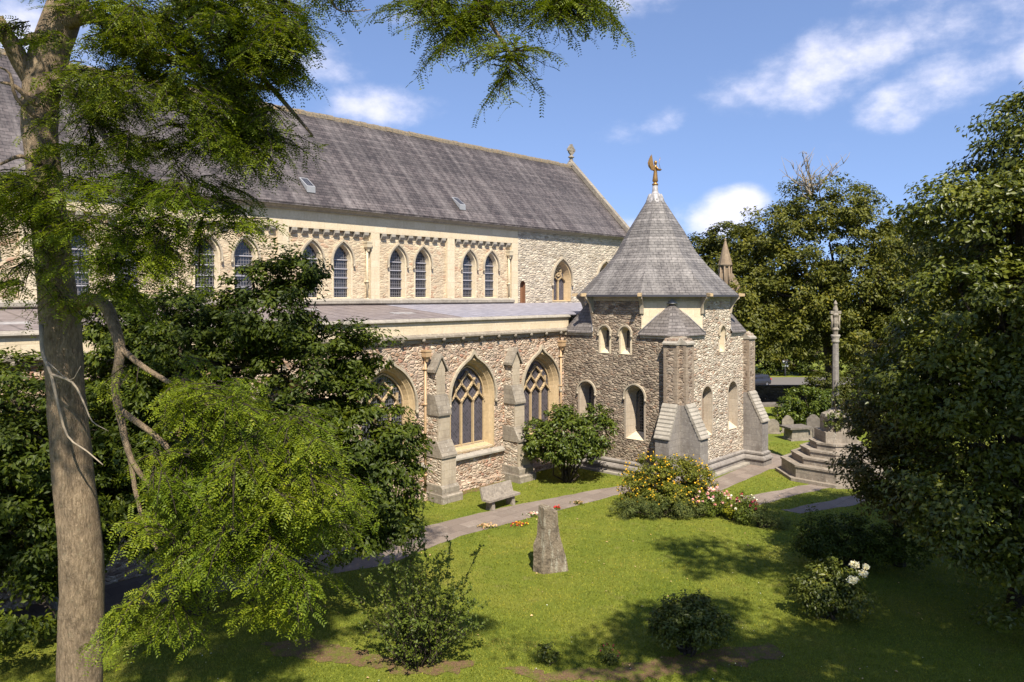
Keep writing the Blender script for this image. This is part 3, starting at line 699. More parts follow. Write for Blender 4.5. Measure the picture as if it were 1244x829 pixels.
# ---- presbytery wall
mb = MB()
PW = [(3.61, 1.75, 8.62, 10.0, 1.35), (8.47, 1.75, 8.62, 10.0, 1.35)]
hp = [arch(*a) for a in PW]; dr = arch(-.26, .5, 8.5, 9.65, .25)
fnP = S(VC+.004)
wall_holes(mb, fnP, [(US, 8.2), (U1, 8.2), (U1, 13.08), (US, 13.08)], hp+[dr])
mb.build('presbytery_wall', M['rub_pres'], cath)
for i, (c, w, z0, zs, rr) in enumerate(PW):
    inn = arch(c, 1.42, 8.68, 10.0, 1.08)
    mb = MB(); fill(mb, fnP, inn, .42); wdo = mb.build('window', M['glass_st'], cath)
    mb = MB(); reveal(mb, fnP, hp[i], inn, 0, .42); ring(mb, fnP, hp[i], arch(c, 1.95, 8.6, 10.0, 1.45), -.015, 0); mb.build('surround', M['ash_gold'], wdo, off=OFF[cath.name])
    mb = MB(); bar, og = lattice(mb, fnP, c, 1.42, 10, 11, 2, .40)
    bar([(c, 8.68), (c, 9.95)], .10)
    for sg in (-1, 1):
        for x0, z0_, x1, z1_ in ((0, 9.95, sg*.36, 10.28), (sg*.71, 9.95, sg*.36, 10.28)): bar(og((c+x0, z0_), (c+x1, z1_)))
    cr_ = [(c+.30*math.cos(a), 10.58+.30*math.sin(a)) for a in np.linspace(0, 2*math.pi, 17)]; bar(cr_, .075)
    for a in range(5): 
        a_ = a*2*math.pi/5+.3; bar([(c+.3*math.cos(a_), 10.58+.3*math.sin(a_)), (c+.1*math.cos(a_+.6), 10.58+.1*math.sin(a_+.6))], .06)
    bar([(c-.36, 10.28), (c-.26, 10.42)]); bar([(c+.36, 10.28), (c+.26, 10.42)]); bar([(c, 10.88), (c, 11.1)])
    mb.build('tracery', M['ash_gold'], wdo, off=OFF[cath.name])
    mb = MB(); hood(mb, fnP, c, 1.97, 10.0, 1.46, .10, .13, .05, .25); mb.build('hood_mould', M['hood'], wdo, off=OFF[cath.name])
mb = MB(); reveal(mb, fnP, dr, dr, 0, .25); fill(mb, fnP, dr, .25); 
mb.build('door', m_plain('brown_door', (.20, .10, .055), .7), cath)
# ---- body, gables, north side
mb = MB(); vn = 2*VR-VC
for u in (U0, U1):
    mb.face([L3(u, VC, 0), L3(u, VC, 13.1), L3(u, VR, 19.0), L3(u, vn, 13.1), L3(u, vn, 0)])
mb.face([L3(U0, vn, 0), L3(U1, vn, 0), L3(U1, vn, 13.1), L3(U0, vn, 13.1)])
mb.face([L3(US, VC, 0), L3(U1, VC, 0), L3(U1, VC, 8.21), L3(US, VC, 8.21)])
mb.build('gable_wall', M['rub_pres'], cath)
mb = MB(); mb.prism([(-.3, 13.0), (.10, 13.0), (.14, 13.06), (.30, 13.14), (.34, 13.2), (.34, 13.28), (.1, 13.36), (-.3, 13.36)], lambda a, b, d: (d, -VC-a, b), U0, U1+.05, 0)
mb.build('eaves_cornice', M['ash_grey'], cath)
SL = (19.05-13.30)/((VC+.42)-VR)
mb = MB()
slopeface(mb, U0, U1, VC+.42, 13.30, VR, 19.05, .12); slopeface(mb, U0, U1, vn-.42, 13.30, VR, 19.05, .12)
mb.build('nave_roof', M['slate_nave'], cath)
t = NT('ridge_tiles', .9); o = t.coord('Object'); q = t.noise(o, 9, 5, .7)
t.base(t.ramp(q, [(.35, (.11, .09, .065)), (.52, (.17, .14, .10)), (.64, (.24, .15, .065)), (.75, (.25, .22, .17))])); t.bump(q, .8, .06); M['ridge'] = t.m
mb = MB(); g1 = np.random.default_rng(3)
for u in np.arange(U0, U1-.2, .46):
    j = g1.normal()*.012
    mb.prism([(.20, 18.86+j), (.16, 19.04+j), (.05, 19.16+j), (-.05, 19.16+j), (-.16, 19.04+j), (-.20, 18.86+j)], lambda a, b, d: (d, -VR-a, b), u+.01, u+.452, 0)
mb.build('ridge_tiles', M['ridge'], cath)
mb = MB()                                                           # gable coping
for sg in (1, -1):
    va = VR+sg*(VC+.62-VR)
    for k in range(9):
        s0, s1 = k/9, (k+.985)/9
        za, zb = 13.28+(19.25-13.28)*s0, 13.28+(19.25-13.28)*s1; a, b_ = va+(VR-va)*s0, va+(VR-va)*s1
        for zz in (0,):
            P_ = [L3(U1-.12, a, za-.15), L3(U1+.30, a, za-.15), L3(U1+.30, b_, zb-.15), L3(U1-.12, b_, zb-.15)]
            Q_ = [(x, y, z+.42) for x, y, z in P_]
            mb.mesh(P_+Q_, [(3, 2, 1, 0), (4, 5, 6, 7), (0, 1, 5, 4), (1, 2, 6, 5), (2, 3, 7, 6), (3, 0, 4, 7)])
mb.box(U1-.14, U1+.32, -VC-.75, -VC+.1, 12.75, 13.4)
mb.build('gable_coping', M['ash_dark'], cath)
mb = MB(); cx_, cy_ = U1+.09, -VR                                   # round-headed cross finial
mb.lathe([(.36, 0), (.36, .18), (.20, .32), (.13, .42), (.13, .62), (.24, .68), (.24, .74), (.12, .82), (.11, 1.0)], (cx_, cy_, 19.05), 8, 0, False)
mb.box(cx_-.42, cx_+.42, cy_-.09, cy_+.09, 20.22, 20.42); mb.box(cx_-.10, cx_+.10, cy_-.091, cy_+.091, 19.95, 20.76)
N_ = 20
for k in range(N_):
    a, b = 2*math.pi*k/N_, 2*math.pi*(k+1)/N_
    P = [(cx_+r_*math.cos(q), cy_+y_, 20.32+r_*math.sin(q)) for q in (a, b) for r_ in (.22, .36) for y_ in (-.07, .07)]
    mb.mesh(P, [(0, 2, 6, 4), (1, 5, 7, 3), (2, 3, 7, 6), (0, 4, 5, 1)])
mb.build('cross_finial', M['ash_dark'], cath)
for us in (-15.5, -5.5):                                            # roof lights propped open near the eaves
    mb = MB(); va = VC+.42-.55; za = 13.30+.55*SL
    def rp(u, s, h): return L3(u, va-s, za+s*SL+h)
    P = [rp(us, 0, .05), rp(us+.46, 0, .05), rp(us+.46, .7, .05), rp(us, .7, .05), rp(us, 0, .34), rp(us+.46, 0, .34), rp(us+.46, .7, .10), rp(us, .7, .10)]
    mb.mesh(P, [(4, 5, 6, 7), (0, 1, 5, 4), (1, 2, 6, 5), (2, 3, 7, 6), (3, 0, 4, 7)])
    sk = mb.build('skylight', M['rail'], cath)
    mb = MB(); mb.face([rp(us+.06, .05, .332), rp(us+.41, .05, .332), rp(us+.41, .64, .130), rp(us+.06, .64, .130)]); mb.build('pane', M['glass_w'], sk, off=OFF[cath.name])

# ================================================================ CHAPTER HOUSE
ch = thing('chapter_house', 'square rubble chapter house with octagonal bell-cast slate spire roof and sloped corner buttresses', 'chapter house', W(0, 0), CA, off=(0, 0, 0))
HS = 3.65; ZT = 7.05
fw = Wf(-HS); fs = S(HS)
wl_ = [arch(-1.86, .95, 1.95, 3.98, .475), arch(1.12, 1.05, 1.85, 3.96, .54)]
wu_ = [arch(-.70, .56, 6.05, 7.08, .31), arch(.56, .56, 6.05, 7.08, .31)]
sl_ = [arch(-1.05, 1.0, 2.0, 3.94, .53), arch(1.72, 1.0, 2.0, 3.96, .53)]
su_ = [arch(.51, .46, 6.1, 7.08, .32)]
# walls: square below, octagon faces carried up
T8 = 1.49
mb = MB()
wall_holes(mb, fw, [(VA, -.1), (HS, -.1), (HS, ZT), (T8, ZT), (T8, 8.98), (-T8, 8.98), (-T8, ZT), (VA, ZT)], wl_+wu_)
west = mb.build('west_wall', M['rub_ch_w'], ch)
mb = MB()
wall_holes(mb, fs, [(-HS, -.1), (HS, -.1), (HS, ZT), (T8, ZT), (T8, 8.98), (-T8, 8.98), (-T8, ZT), (-HS, ZT)], sl_+su_)
mb.face([(HS, -HS, -.1), (HS, HS, -.1), (HS, HS, ZT), (HS, HS*.0+T8, ZT), (HS, T8, 8.98), (HS, -T8, 8.98), (HS, -T8, ZT), (HS, -HS, ZT)])
mb.face([(-T8, HS, 6), (T8, HS, 6), (T8, HS, 8.98), (-T8, HS, 8.98)])
mb.build('south_wall', M['rub_ch'], ch)
mb = MB()
for sx_, sy_ in ((-1, -1), (1, -1), (-1, 1), (1, 1)):
    a = (sx_*(HS-.002), sy_*T8); b = (sx_*T8, sy_*(HS-.002))
    mb = MB(); mb.face([(*a, 6.9), (*b, 6.9), (*b, 8.98), (*a, 8.98)]); mb.build('octagon_wall', M['ash_cream'], ch)
mb = MB()
def octo(r, z): return [(r*math.cos(R(22.5+45*k))/math.cos(R(22.5)), r*math.sin(R(22.5+45*k))/math.cos(R(22.5)), z) for k in range(8)]
lv = [octo(HS+.03, 8.72), octo(HS+.05, 8.90), octo(HS+.14, 8.97), octo(HS+.14, 9.02)]
mb.mesh([p for l_ in lv for p in l_], [(i*8+k, i*8+(k+1) % 8, (i+1)*8+(k+1) % 8, (i+1)*8+k) for i in range(3) for k in range(8)]); mb.build('eaves_band', M['hood'], ch)
PR = [(4.02, 9.03), (3.62, 9.42), (3.27, 9.80), (2.58, 10.53), (2.0, 11.32), (1.43, 12.44), (.98, 13.2), (.50, 14.02), (.30, 14.35)]
mb = MB()
for (r0, z0), (r1, z1) in zip(PR[:-1], PR[1:]):
    A, B = octo(r0, z0), octo(r1, z1)
    for k in range(8): mb.face([A[k], A[(k+1) % 8], B[(k+1) % 8], B[k]])
A, B = octo(4.02, 9.03), octo(3.6, 9.0)
for k in range(8): mb.face([A[(k+1) % 8], A[k], B[k], B[(k+1) % 8]])
roof = mb.build('spire_roof', M['slate_ch'], ch)
mb = MB(); A, B = octo(4.07, 9.03), octo(4.07, 8.93); C_, D_ = octo(3.97, 9.03), octo(3.97, 8.93)
for k in range(8):
    j = (k+1) % 8; mb.face([B[k], B[j], A[j], A[k]]); mb.face([A[k], A[j], C_[j], C_[k]]); mb.face([D_[k], D_[j], B[j], B[k]])
mb.build('gutter', M['gutter'], roof, off=(0, 0, 0))
mb = MB(); mb.lathe([(.56, 13.92), (.50, 14.05), (.42, 14.22), (.36, 14.38), (.33, 14.46), (.20, 14.5), (.16, 14.66), (.14, 14.95)], (0, 0, 0), 16)
for k in range(8):
    a = R(22.5+45*k); mb.tube([(.53*math.cos(a), .53*math.sin(a), 13.86), (.36*math.cos(a), .36*math.sin(a), 14.36), (.30*math.cos(a), .30*math.sin(a), 14.47)], .055, 6)
    a = R(45*k); mb.sphere((.42*math.cos(a), .42*math.sin(a), 14.12), .07, 0, 6, 5, 1.5)
mb.build('lead_cap', M['leadcap'], roof, off=(0, 0, 0))
for k in range(8):                                                  # curved stone brackets with spouts at the eight corners
    a = R(22.5+45*k); rr = HS/math.cos(R(22.5)); dx, dy = math.cos(a), math.sin(a)
    pts = [(-.05, 8.05), (.05, 8.1), (.09, 8.35), (.16, 8.55), (.30, 8.74), (.44, 8.84), (.44, 8.93), (-.05, 8.93)]
    mb = MB(); mb.prism(pts, lambda p, q, d: ((rr+p)*dx-dy*d, (rr+p)*dy+dx*d, q), -.09, .09, 0)
    br_ = mb.build('bracket', M['hood'], ch)
    mb = MB(); mb.prism([(.36, 8.94), (.70, 8.95), (.70, 9.09), (.40, 9.12)], lambda p, q, d: ((rr+p)*dx-dy*d, (rr+p)*dy+dx*d, q), -.085, .085, 0)
    mb.build('spout', M['ash_gold'], br_, off=(0, 0, 0))
# corner roofs
for sx_, sy_ in ((-1, -1), (1, -1), (-1, 1), (1, 1)):
    e = HS+.13; tt = T8-.10; ap = (sx_*(HS+T8)/2*.985, sy_*(HS+T8)/2*.985, 8.72); c4 = .75
    ring_ = [(sx_*e, sy_*tt), (sx_*e, sy_*(e-c4)), (sx_*(e-c4*.35), sy_*(e-c4*.35)), (sx_*(e-c4), sy_*e), (sx_*tt, sy_*e)]
    mb = MB()
    for a, b in zip(ring_[:-1], ring_[1:]):
        mb.face([(*a, 7.10), (*b, 7.10), ap]); mb.face([(*a, 7.03), (*b, 7.03), (*b, 7.10), (*a, 7.10)])
    mb.face([(*p, 7.03) for p in ring_]); cr_ = mb.build('corner_roof', M['slate_small'], ch)
    mb = MB(); mb.lathe([(.03, .22), (.20, -.02), (.30, -.14)][::-1], ap, 8); 
    for p in (ring_[0], ring_[-1]): mb.tube([(*p, 7.13), (ap[0]*.999, ap[1]*.999, ap[2]+.02)], .035, 6)
    mb.build('lead_flashing', M['leadcap'], cr_, off=(0, 0, 0))
    mb = MB()
    e2 = HS+.05; q = [(sx_*e2, sy_*(T8-.05)), (sx_*e2, sy_*e2), (sx_*(T8-.05), sy_*e2), (sx_*(T8-.05), sy_*(HS-.4)), (sx_*(HS-.4), sy_*(T8-.05))]
    mb.prism(q, lambda a, b, d: (a, b, d), 6.90, 7.028); mb.build('eaves_course', M['hood'], cr_, off=(0, 0, 0))
def ch_window(fn, o0, sc0, zc, d, arch_args, mat, hoodm=True, sill=True, innerm='ash_cream'):
    c, w, z0, zs, rr = arch_args
    inn = arch(c, w*sc0, z0+.12, zs, rr*sc0)
    mb = MB(); fill(mb, fn, inn, d); wdo = mb.build('window', mat, ch)
    mb = MB(); reveal(mb, fn, o0, inn, 0, d); ring(mb, fn, o0, arch(c, w+.20, z0-.02, zs, rr+.10), -.012, 0); mb.build('surround', M[innerm], wdo, off=(0, 0, 0))
    if hoodm: mb = MB(); hood(mb, fn, c, w+.12, zs, rr+.06, .075, .09, 0, .05); mb.build('hood_mould', M['hood'], wdo, off=(0, 0, 0))
    if sill:
        mb = MB(); q = [(c-w/2, z0), (c+w/2, z0), (c+w*sc0/2, z0+.3), (c-w*sc0/2, z0+.3)]
        mb.face([fn(q[0][0], q[0][1], -.02), fn(q[1][0], q[1][1], -.02), fn(q[2][0], q[2][1], d-.02), fn(q[3][0], q[3][1], d-.02)])
        mb.build('sill', M['ash_cream'], wdo, off=(0, 0, 0))
M['surr_pale'] = m_ashlar('pale_dressed_stone', (.40, .335, .255), (.47, .395, .305), (.31, .26, .2), .4, .35, .55, (.28, .20, .15))
M['blank'] = m_ashlar('blind_window_stone', (.22, .155, .11), (.28, .20, .145), (.17, .13, .10), .4, .3, .6, (.20, .15, .12))
ch_window(fw, wl_[0], .62, 0, .60, (-1.86, .95, 1.95, 3.98, .475), M['glass_w'], True, True, 'surr_pale')
ch_window(fw, wl_[1], .62, 0, .62, (1.12, 1.05, 1.85, 3.96, .54), M['glass_w'], True, True, 'surr_pale')
for c, o0 in ((-.70, wu_[0]), (.56, wu_[1])): ch_window(fw, o0, .66, 0, .40, (c, .56, 6.05, 7.08, .31), M['glass_w'], True, True, 'ash_cream')
for c, o0 in ((-1.05, sl_[0]), (1.72, sl_[1])): ch_window(fs, o0, .8, 0, .42, (c, 1.0, 2.0, 3.95, .53), M['blank'], False, True, 'surr_pale')
ch_window(fs, su_[0], .66, 0, .3, (.51, .46, 6.1, 7.08, .32), M['glass_w'], True, True, 'ash_cream')
# corner buttresses
def ch_buttress(fn, a0, a1):
    """fn(a, p, z) -> xyz with a along the wall and p outwards"""
    mb = MB(); f2 = lambda p, z, d: fn(d, p, z)
    mb.prism([(-.05, 3.80), (.32, 3.80), (.32, 6.72), (.22, 6.95), (-.05, 6.98)], f2, a0, a1, 0)
    mb.prism([(-.05, -.1), (1.06, -.1), (1.06, 2.32), (.32, 3.80), (-.05, 3.80)], f2, a0-.02, a1+.02, 1, 1)
    b_ = mb.build('buttress', [M['redstone'], M['ash_lilac']], ch)
    mb = MB(); n = 9
    for k in range(n):
        s0, s1 = k/n, (k+1)/n
        p0, p1 = 1.10+(.32-1.10)*s0, 1.10+(.32-1.10)*s1; z0, z1 = 2.30+(3.84-2.30)*s0, 2.30+(3.84-2.30)*s1
        mb.prism([(p0-.1, z0-.02), (p0+.05, z0), (p0+.05, z0+.05), (p1+.012, z1+.03), (p1-.06, z1-.02)], f2, a0-.05, a1+.05, 0)
    mb.build('weathering_slabs', M['ash_grey'], b_, off=(0, 0, 0))
    mb = MB(); mb.prism([(-.02, 6.66), (.40, 6.66), (.40, 6.74), (.02, 7.0), (-.02, 7.0)], f2, a0-.04, a1+.04, 0); mb.build('cap', M['ash_grey'], b_, off=(0, 0, 0))
    mb = MB()
    for e, sg in ((a0, -1), (a1, 1)):
        x0, x1 = (e-.012, e+.13) if sg < 0 else (e-.13, e+.012)
        for kq in range(8):
            zq = 3.9+kq*.342; ex = .07 if kq % 2 else 0
            mb.prism([(.22-ex, zq), (.326, zq), (.326, zq+.33), (.22-ex, zq+.33)], f2, x0-(ex if sg > 0 else 0), x1+(ex if sg < 0 else 0), 0)
    mb.build('quoins', M['quoin'], b_, off=(0, 0, 0))
Bw = .70
ch_buttress(lambda a, p, z: (-HS-p, -a, z), HS-Bw, HS)
ch_buttress(lambda a, p, z: (a, -HS-p, z), -HS, -HS+Bw)
ch_buttress(lambda a, p, z: (a, -HS-p, z), HS-Bw, HS)
ch_buttress(lambda a, p, z: (HS+p, -a, z), HS-Bw, HS)
# moulded plinth round the foot
def plinth_path():
    return [(-HS, -VA+.02), (-HS, -2.93), (-HS-1.06, -2.93), (-HS-1.06, -HS), (-HS, -HS), (-HS, -HS-1.06), (-2.93, -HS-1.06), (-2.93, -HS), (2.93, -HS), (2.93, -HS-1.06), (HS, -HS-1.06), (HS, -HS), (HS+1.06, -HS), (HS+1.06, -2.93), (HS, -2.93), (HS, HS)]
mb = MB(); pp = [Vector((x, y)) for x, y in plinth_path()]
prof = [(0, .74), (.10, .66), (.10, .58), (.05, .54), (.16, .44), (.20, .36), (.20, .30), (.14, .27), (.14, -.05)]
nrmv = []
for i in range(len(pp)):
    n1 = (pp[i]-pp[i-1]).normalized() if i > 0 else None; n2 = (pp[i+1]-pp[i]).normalized() if i < len(pp)-1 else None
    def lf(v): return Vector((v.y, -v.x))
    a, b = (lf(n1) if n1 else lf(n2)), (lf(n2) if n2 else lf(n1))
    m_ = a+b; den = 1+a.dot(b); nrmv.append(m_/den if den > .05 else a)
sgn = -1 if nrmv[0].x > 0 else 1
vs_ = [((p+sgn*n*d).x, (p+sgn*n*d).y, z) for p, n in zip(pp, nrmv) for d, z in prof]; q = len(prof)
mb.mesh(vs_, [(i*q+k, (i+1)*q+k, (i+1)*q+k+1, i*q+k+1) for i in range(len(pp)-1) for k in range(q-1)])
mb.build('plinth', M['ash_lilac'], ch)
mb = MB()
mb.box(-4.05, -HS-.1, -2.6, 3.3, -.05, .10); mb.box(-2.9, 2.9, -HS-.1, -4.1, -.05, .10)
mb.build('gutter_kerb', M['ash_grey'], ch)

# ---- gilded angel on the roof
ang = thing('angel_statue', 'small gilded angel with a raised wing standing on top of the conical slate roof', 'statue', W(0, 0, 14.95), 0)
def A_(x, y, z): return (CH.x+x, CH.y+y, 14.95+z)
mb = MB()
mb.lathe([(.12, 0), (.17, .02), (.17, .08), (.10, .12), (.09, .2)], A_(0, 0, 0), 10)
mb.build('pedestal', M['gild'], ang)
mb = MB()
bp = [(.14, .10, .2), (.155, .115, .23), (.135, .105, .4), (.11, .095, .62), (.09, .085, .78), (.10, .09, .90), (.11, .095, 1.0), (.07, .06, 1.07), (.05, .05, 1.12), (.08, .09, 1.17), (.09, .10, 1.24), (.07, .08, 1.31), (.02, .02, 1.35)]
n_ = 12; vs_ = [A_(a*math.cos(2*math.pi*k/n_)+.02*(z-.2), b*math.sin(2*math.pi*k/n_), z) for a, b, z in bp for k in range(n_)]
mb.mesh(vs_, [(i*n_+k, i*n_+(k+1) % n_, (i+1)*n_+(k+1) % n_, (i+1)*n_+k) for i in range(len(bp)-1) for k in range(n_)]+[tuple(reversed(range(n_)))], 0, True)
mb.tube([A_(.03, -.10, 1.0), A_(.13, -.14, .86), A_(.27, -.06, .84), A_(.33, -.02, .87)], [.055, .05, .04, .03], 7)
mb.tube([A_(.03, .10, 1.0), A_(.14, .13, .86), A_(.27, .05, .83), A_(.33, .01, .86)], [.055, .05, .04, .03], 7)
mb.build('body', M['gild'], ang)
mb = MB(); mb.tube([A_(.30, -.02, .80), A_(.20, -.02, 1.2), A_(.27, -.02, 1.52)], .012, 5); mb.build('trumpet', M['gild'], ang)
for sy_ in (-1, 1):
    mb = MB(); out = [(-.06, .80), (-.20, .86), (-.33, 1.05), (-.37, 1.25), (-.32, 1.42), (-.22, 1.66), (-.17, 1.40), (-.13, 1.2), (-.08, 1.0)]
    mb.prism(out, lambda a, b, d: A_(a, sy_*(.10-a*.28)+d, b), -.018, .018); mb.build('wing', M['gild'], ang)

M['pinn'] = m_ashlar('brown_pinnacle_stone', (.25, .185, .125), (.31, .235, .16), (.18, .13, .09), .5, .3, .6, (.10, .08, .06))
# ---- slender pinnacle of the lady chapel beyond
pin = thing('stone_pinnacle', 'slender brown stone pinnacle with a conical cap behind the right edge of the slate spire', 'pinnacle', (17.55, 62.3, 0))
b0 = Vector((17.55, 62.3, 0)); mb = MB()
def bb(mb, x0, x1, y0, y1, z0, z1): mb.box(b0.x+x0, b0.x+x1, b0.y+y0, b0.y+y1, z0, z1)
bb(mb, -.72, .72, -.75, .75, -.2, 9.0); bb(mb, -.62, .62, -.62, .62, 9.0, 9.6)
mb.prism([(-.55, 9.0), (1.55, 9.0), (.55, 10.8), (-.55, 10.8)], lambda a, b, d: (b0.x+a, b0.y+d, b), -.3, .3)
mb.build('shaft_base', M['pinn'], pin)
mb = MB(); mb.lathe([(.42, 9.4), (.42, 11.35), (.56, 11.4), (.56, 11.5)], b0, 8, 0, False, R(22.5)); 
for k in range(8): a = R(45*k); mb.tube([(b0.x+.47*math.cos(a+.39), b0.y+.47*math.sin(a+.39), 9.5), (b0.x+.47*math.cos(a+.39), b0.y+.47*math.sin(a+.39), 11.4)], .07, 6)
mb.build('turret', M['pinn'], pin)
mb = MB(); mb.lathe([(.60, 11.5), (.36, 12.4), (.06, 13.5), (.10, 13.58), (.02, 13.7)], b0, 10, 0, False); mb.build('conical_cap', M['pinn'], pin)

# ================================================================ TREES AND SHRUBS
M['bark_l'] = m_bark('locust_bark', (.13, .092, .058), (.33, .245, .16))
M['bark_d'] = m_bark('dark_bark', (.03, .024, .017), (.085, .065, .045))
M['bark_p'] = m_plain('pale_dead_wood', (.27, .22, .16), .9, .1, .3, 12)
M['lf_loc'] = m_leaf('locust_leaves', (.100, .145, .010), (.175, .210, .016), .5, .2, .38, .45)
M['lf_loc_shade'] = m_leaf('locust_shaded_leaves', (.074, .104, .008), (.122, .152, .012), .5, .2, .33, .45)  # darker copy of the locust leaf colour, with canopy shade put into it
M['lf_dark'] = m_leaf('evergreen_leaves', (.030, .046, .004), (.072, .094, .008), .5, .2, .2, .5)
M['lf_right'] = m_leaf('oak_leaves', (.058, .074, .009), (.112, .125, .015), .40, .35, .2, .5)
M['lf_rust'] = m_leaf('rusty_leaves', (.060, .066, .010), (.105, .080, .014), .45, .3, .18, .8)
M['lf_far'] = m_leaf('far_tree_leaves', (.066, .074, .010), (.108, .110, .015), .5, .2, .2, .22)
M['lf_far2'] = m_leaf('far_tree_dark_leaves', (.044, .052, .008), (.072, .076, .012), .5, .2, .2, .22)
M['lf_mag'] = m_leaf('magnolia_leaves', (.052, .076, .010), (.088, .115, .014), .42, .3, .2, 1.2)
M['lf_shrub'] = m_leaf('shrub_leaves', (.075, .105, .014), (.110, .138, .018), .5, .3, .28, 1.0)
M['lf_bush'] = m_leaf('glossy_bush_leaves', (.055, .072, .010), (.088, .100, .015), .42, .3, .2, 1.5)
M['lf_yell'] = m_leaf('flower_bush_leaves', (.085, .105, .012), (.14, .14, .02), .5, .2, .25, 1.3)
M['lf_lav'] = m_leaf('feathery_leaves', (.075, .100, .028), (.11, .13, .04), .6, .2, .3, 1.5)
M['lf_lime'] = m_leaf('lime_leaves', (.20, .21, .012), (.27, .26, .02), .5, .2, .35, 2)
M['pet_y'] = m_leaf('yellow_petals', (.75, .47, .03), (.80, .55, .06), .6, .2, .3, 2)
M['pet_p'] = m_leaf('pink_petals', (.68, .30, .38), (.80, .55, .58), .6, .2, .3, 3)
M['pet_w'] = m_leaf('white_petals', (.80, .76, .72), (.84, .82, .80), .6, .2, .3, 3)
M['pet_r'] = m_leaf('red_petals', (.45, .02, .03), (.6, .05, .04), .6, .2, .2, 3)
M['pet_dr'] = m_leaf('dry_petals', (.50, .30, .16), (.62, .45, .28), .7, .2, .2, 5)
M['pet_m'] = m_leaf('maroon_petals', (.25, .02, .06), (.36, .04, .09), .6, .2, .2, 3)

def limbs(mb, start, ends, r0, g, sag=.06, n=7, r1=.02):
    for e in ends:
        p = curve(start, e, sag, g, n, .5); mb.tube([tuple(q) for q in p], list(np.linspace(r0, r1, n)), 6)
def make_tree(name, label, cat, base, trunk_pts, trunk_r, ells, ncl, cr, nl, leaf, mat, bark, g, group=None, nlimb=14, wr=.5, lo=.5, limb_r=.14, extra=None, flat=.6, up=.6, bare=0):
    th = thing(name, label, cat, base, 0, group)
    mb = MB(); P = [tuple(Vector(base)+Vector(p)) for p in trunk_pts]
    mb.tube(P, trunk_r, 10, 0, True, True, .12, g)
    E = [(base[0]+e[0], base[1]+e[1], base[2]+e[2], e[3], e[4], e[5]) for e in ells]
    arr, cl = crown_leaves(E, ncl, cr, nl, leaf, g, wr, up, .25, lo, flat)
    idx = g.choice(len(cl), min(nlimb, len(cl)), replace=False)
    tp = np.array(P)
    for i in idx:
        k = int(g.integers(max(1, len(tp)//2), len(tp))); e = cl[i]
        p = curve(tp[k], e, .07, g, 7, .5); mb.tube([tuple(q_) for q_ in p], list(np.linspace(limb_r*(.6+.5*g.random()), .015, 7)), 6)
    mb.build('trunk', bark, th)
    if bare:
        mb = MB()
        for i in range(bare):
            a = extra[0]+g.normal(size=3)*np.array(extra[1])*.3; e = extra[0]+g.normal(size=3)*np.array(extra[1])+np.array([0, 0, extra[2]])
            p = curve(a, e, .05, g, 6, .5); mb.tube([tuple(q_) for q_ in p], list(np.linspace(.07, .012, 6)), 5)
            for j in range(5):
                s_ = p[int(g.integers(2, 6))]; e2 = s_+g.normal(size=3)*.5+np.array([0, 0, .7]); mb.tube([tuple(s_), tuple((s_+e2)/2+g.normal(size=3)*.08), tuple(e2)], [.03, .02, .008], 4)
        mb.build('bare_twigs', M['bark_p'], th)
    np_mesh('crown', *arr, mat, th)
    return th

# ---- far trees beyond the churchyard
gt = np.random.default_rng(21)
make_tree('broadleaf_tree', 'tall rounded tree with a bare twiggy top directly behind the slender cross shaft', 'tree', (25.6, 64, -.3), [(1.5, 0, 0), (1.4, 0, 3), (1.1, .2, 6), (.8, 0, 9), (.5, 0, 12)], [.55, .45, .40, .32, .2],
          [(0, 0, 12.2, 7.3, 6, 5.4), (-3, -1, 9.5, 5.4, 4.5, 3.6), (3.5, -1.5, 9, 5.5, 4.5, 4), (-4.2, 0, 14.6, 3.2, 3, 2.8), (1.2, 0, 16.9, 4.0, 3.4, 2.8), (-6.3, -1, 7.2, 3.2, 3, 2.2), (0, -3, 6.0, 5.5, 3, 2.2), (-6.4, 0, 10.5, 2.6, 2.5, 2.6), (4.5, -2, 5.5, 4, 3, 2.2), (-5, -2, 5.2, 3.4, 3, 1.8)],
          760, .95, 110, .27, M['lf_far'], M['bark_d'], gt, 'trees beyond the churchyard', 22, .55, .55, .2, (np.array((24.6, 62.5, 17.4)), (1.5, 1.2, .9), 2.2), bare=16)
make_tree('broadleaf_tree', 'lower dark green tree behind the slender stone pinnacle', 'tree', (20.5, 80, -1.6), [(0, 0, 0), (0, 0, 4), (.2, 0, 9)], [.5, .4, .25],
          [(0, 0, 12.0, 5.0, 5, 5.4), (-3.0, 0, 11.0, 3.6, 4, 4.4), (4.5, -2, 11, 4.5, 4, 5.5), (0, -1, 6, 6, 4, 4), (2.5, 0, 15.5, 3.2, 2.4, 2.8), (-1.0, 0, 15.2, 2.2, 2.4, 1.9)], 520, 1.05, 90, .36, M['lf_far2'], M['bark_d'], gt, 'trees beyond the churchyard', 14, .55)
make_tree('broadleaf_tree', 'shaded tree filling the gap to the right of the tall twiggy-topped tree', 'tree', (37.5, 66, -.4), [(0, 0, 0), (0, 0, 4), (.2, 0, 8)], [.5, .4, .25],
          [(0, 0, 9, 6.5, 5, 6), (-4, -1, 7, 4.5, 4, 4.5), (5, 0, 8, 6, 5, 6), (-1, 0, 13.6, 4.5, 4, 3.6), (-3.5, 0, 12.5, 3, 3, 3)], 480, 1.15, 90, .38, M['lf_far2'], M['bark_d'], gt, 'trees beyond the churchyard', 14, .55)
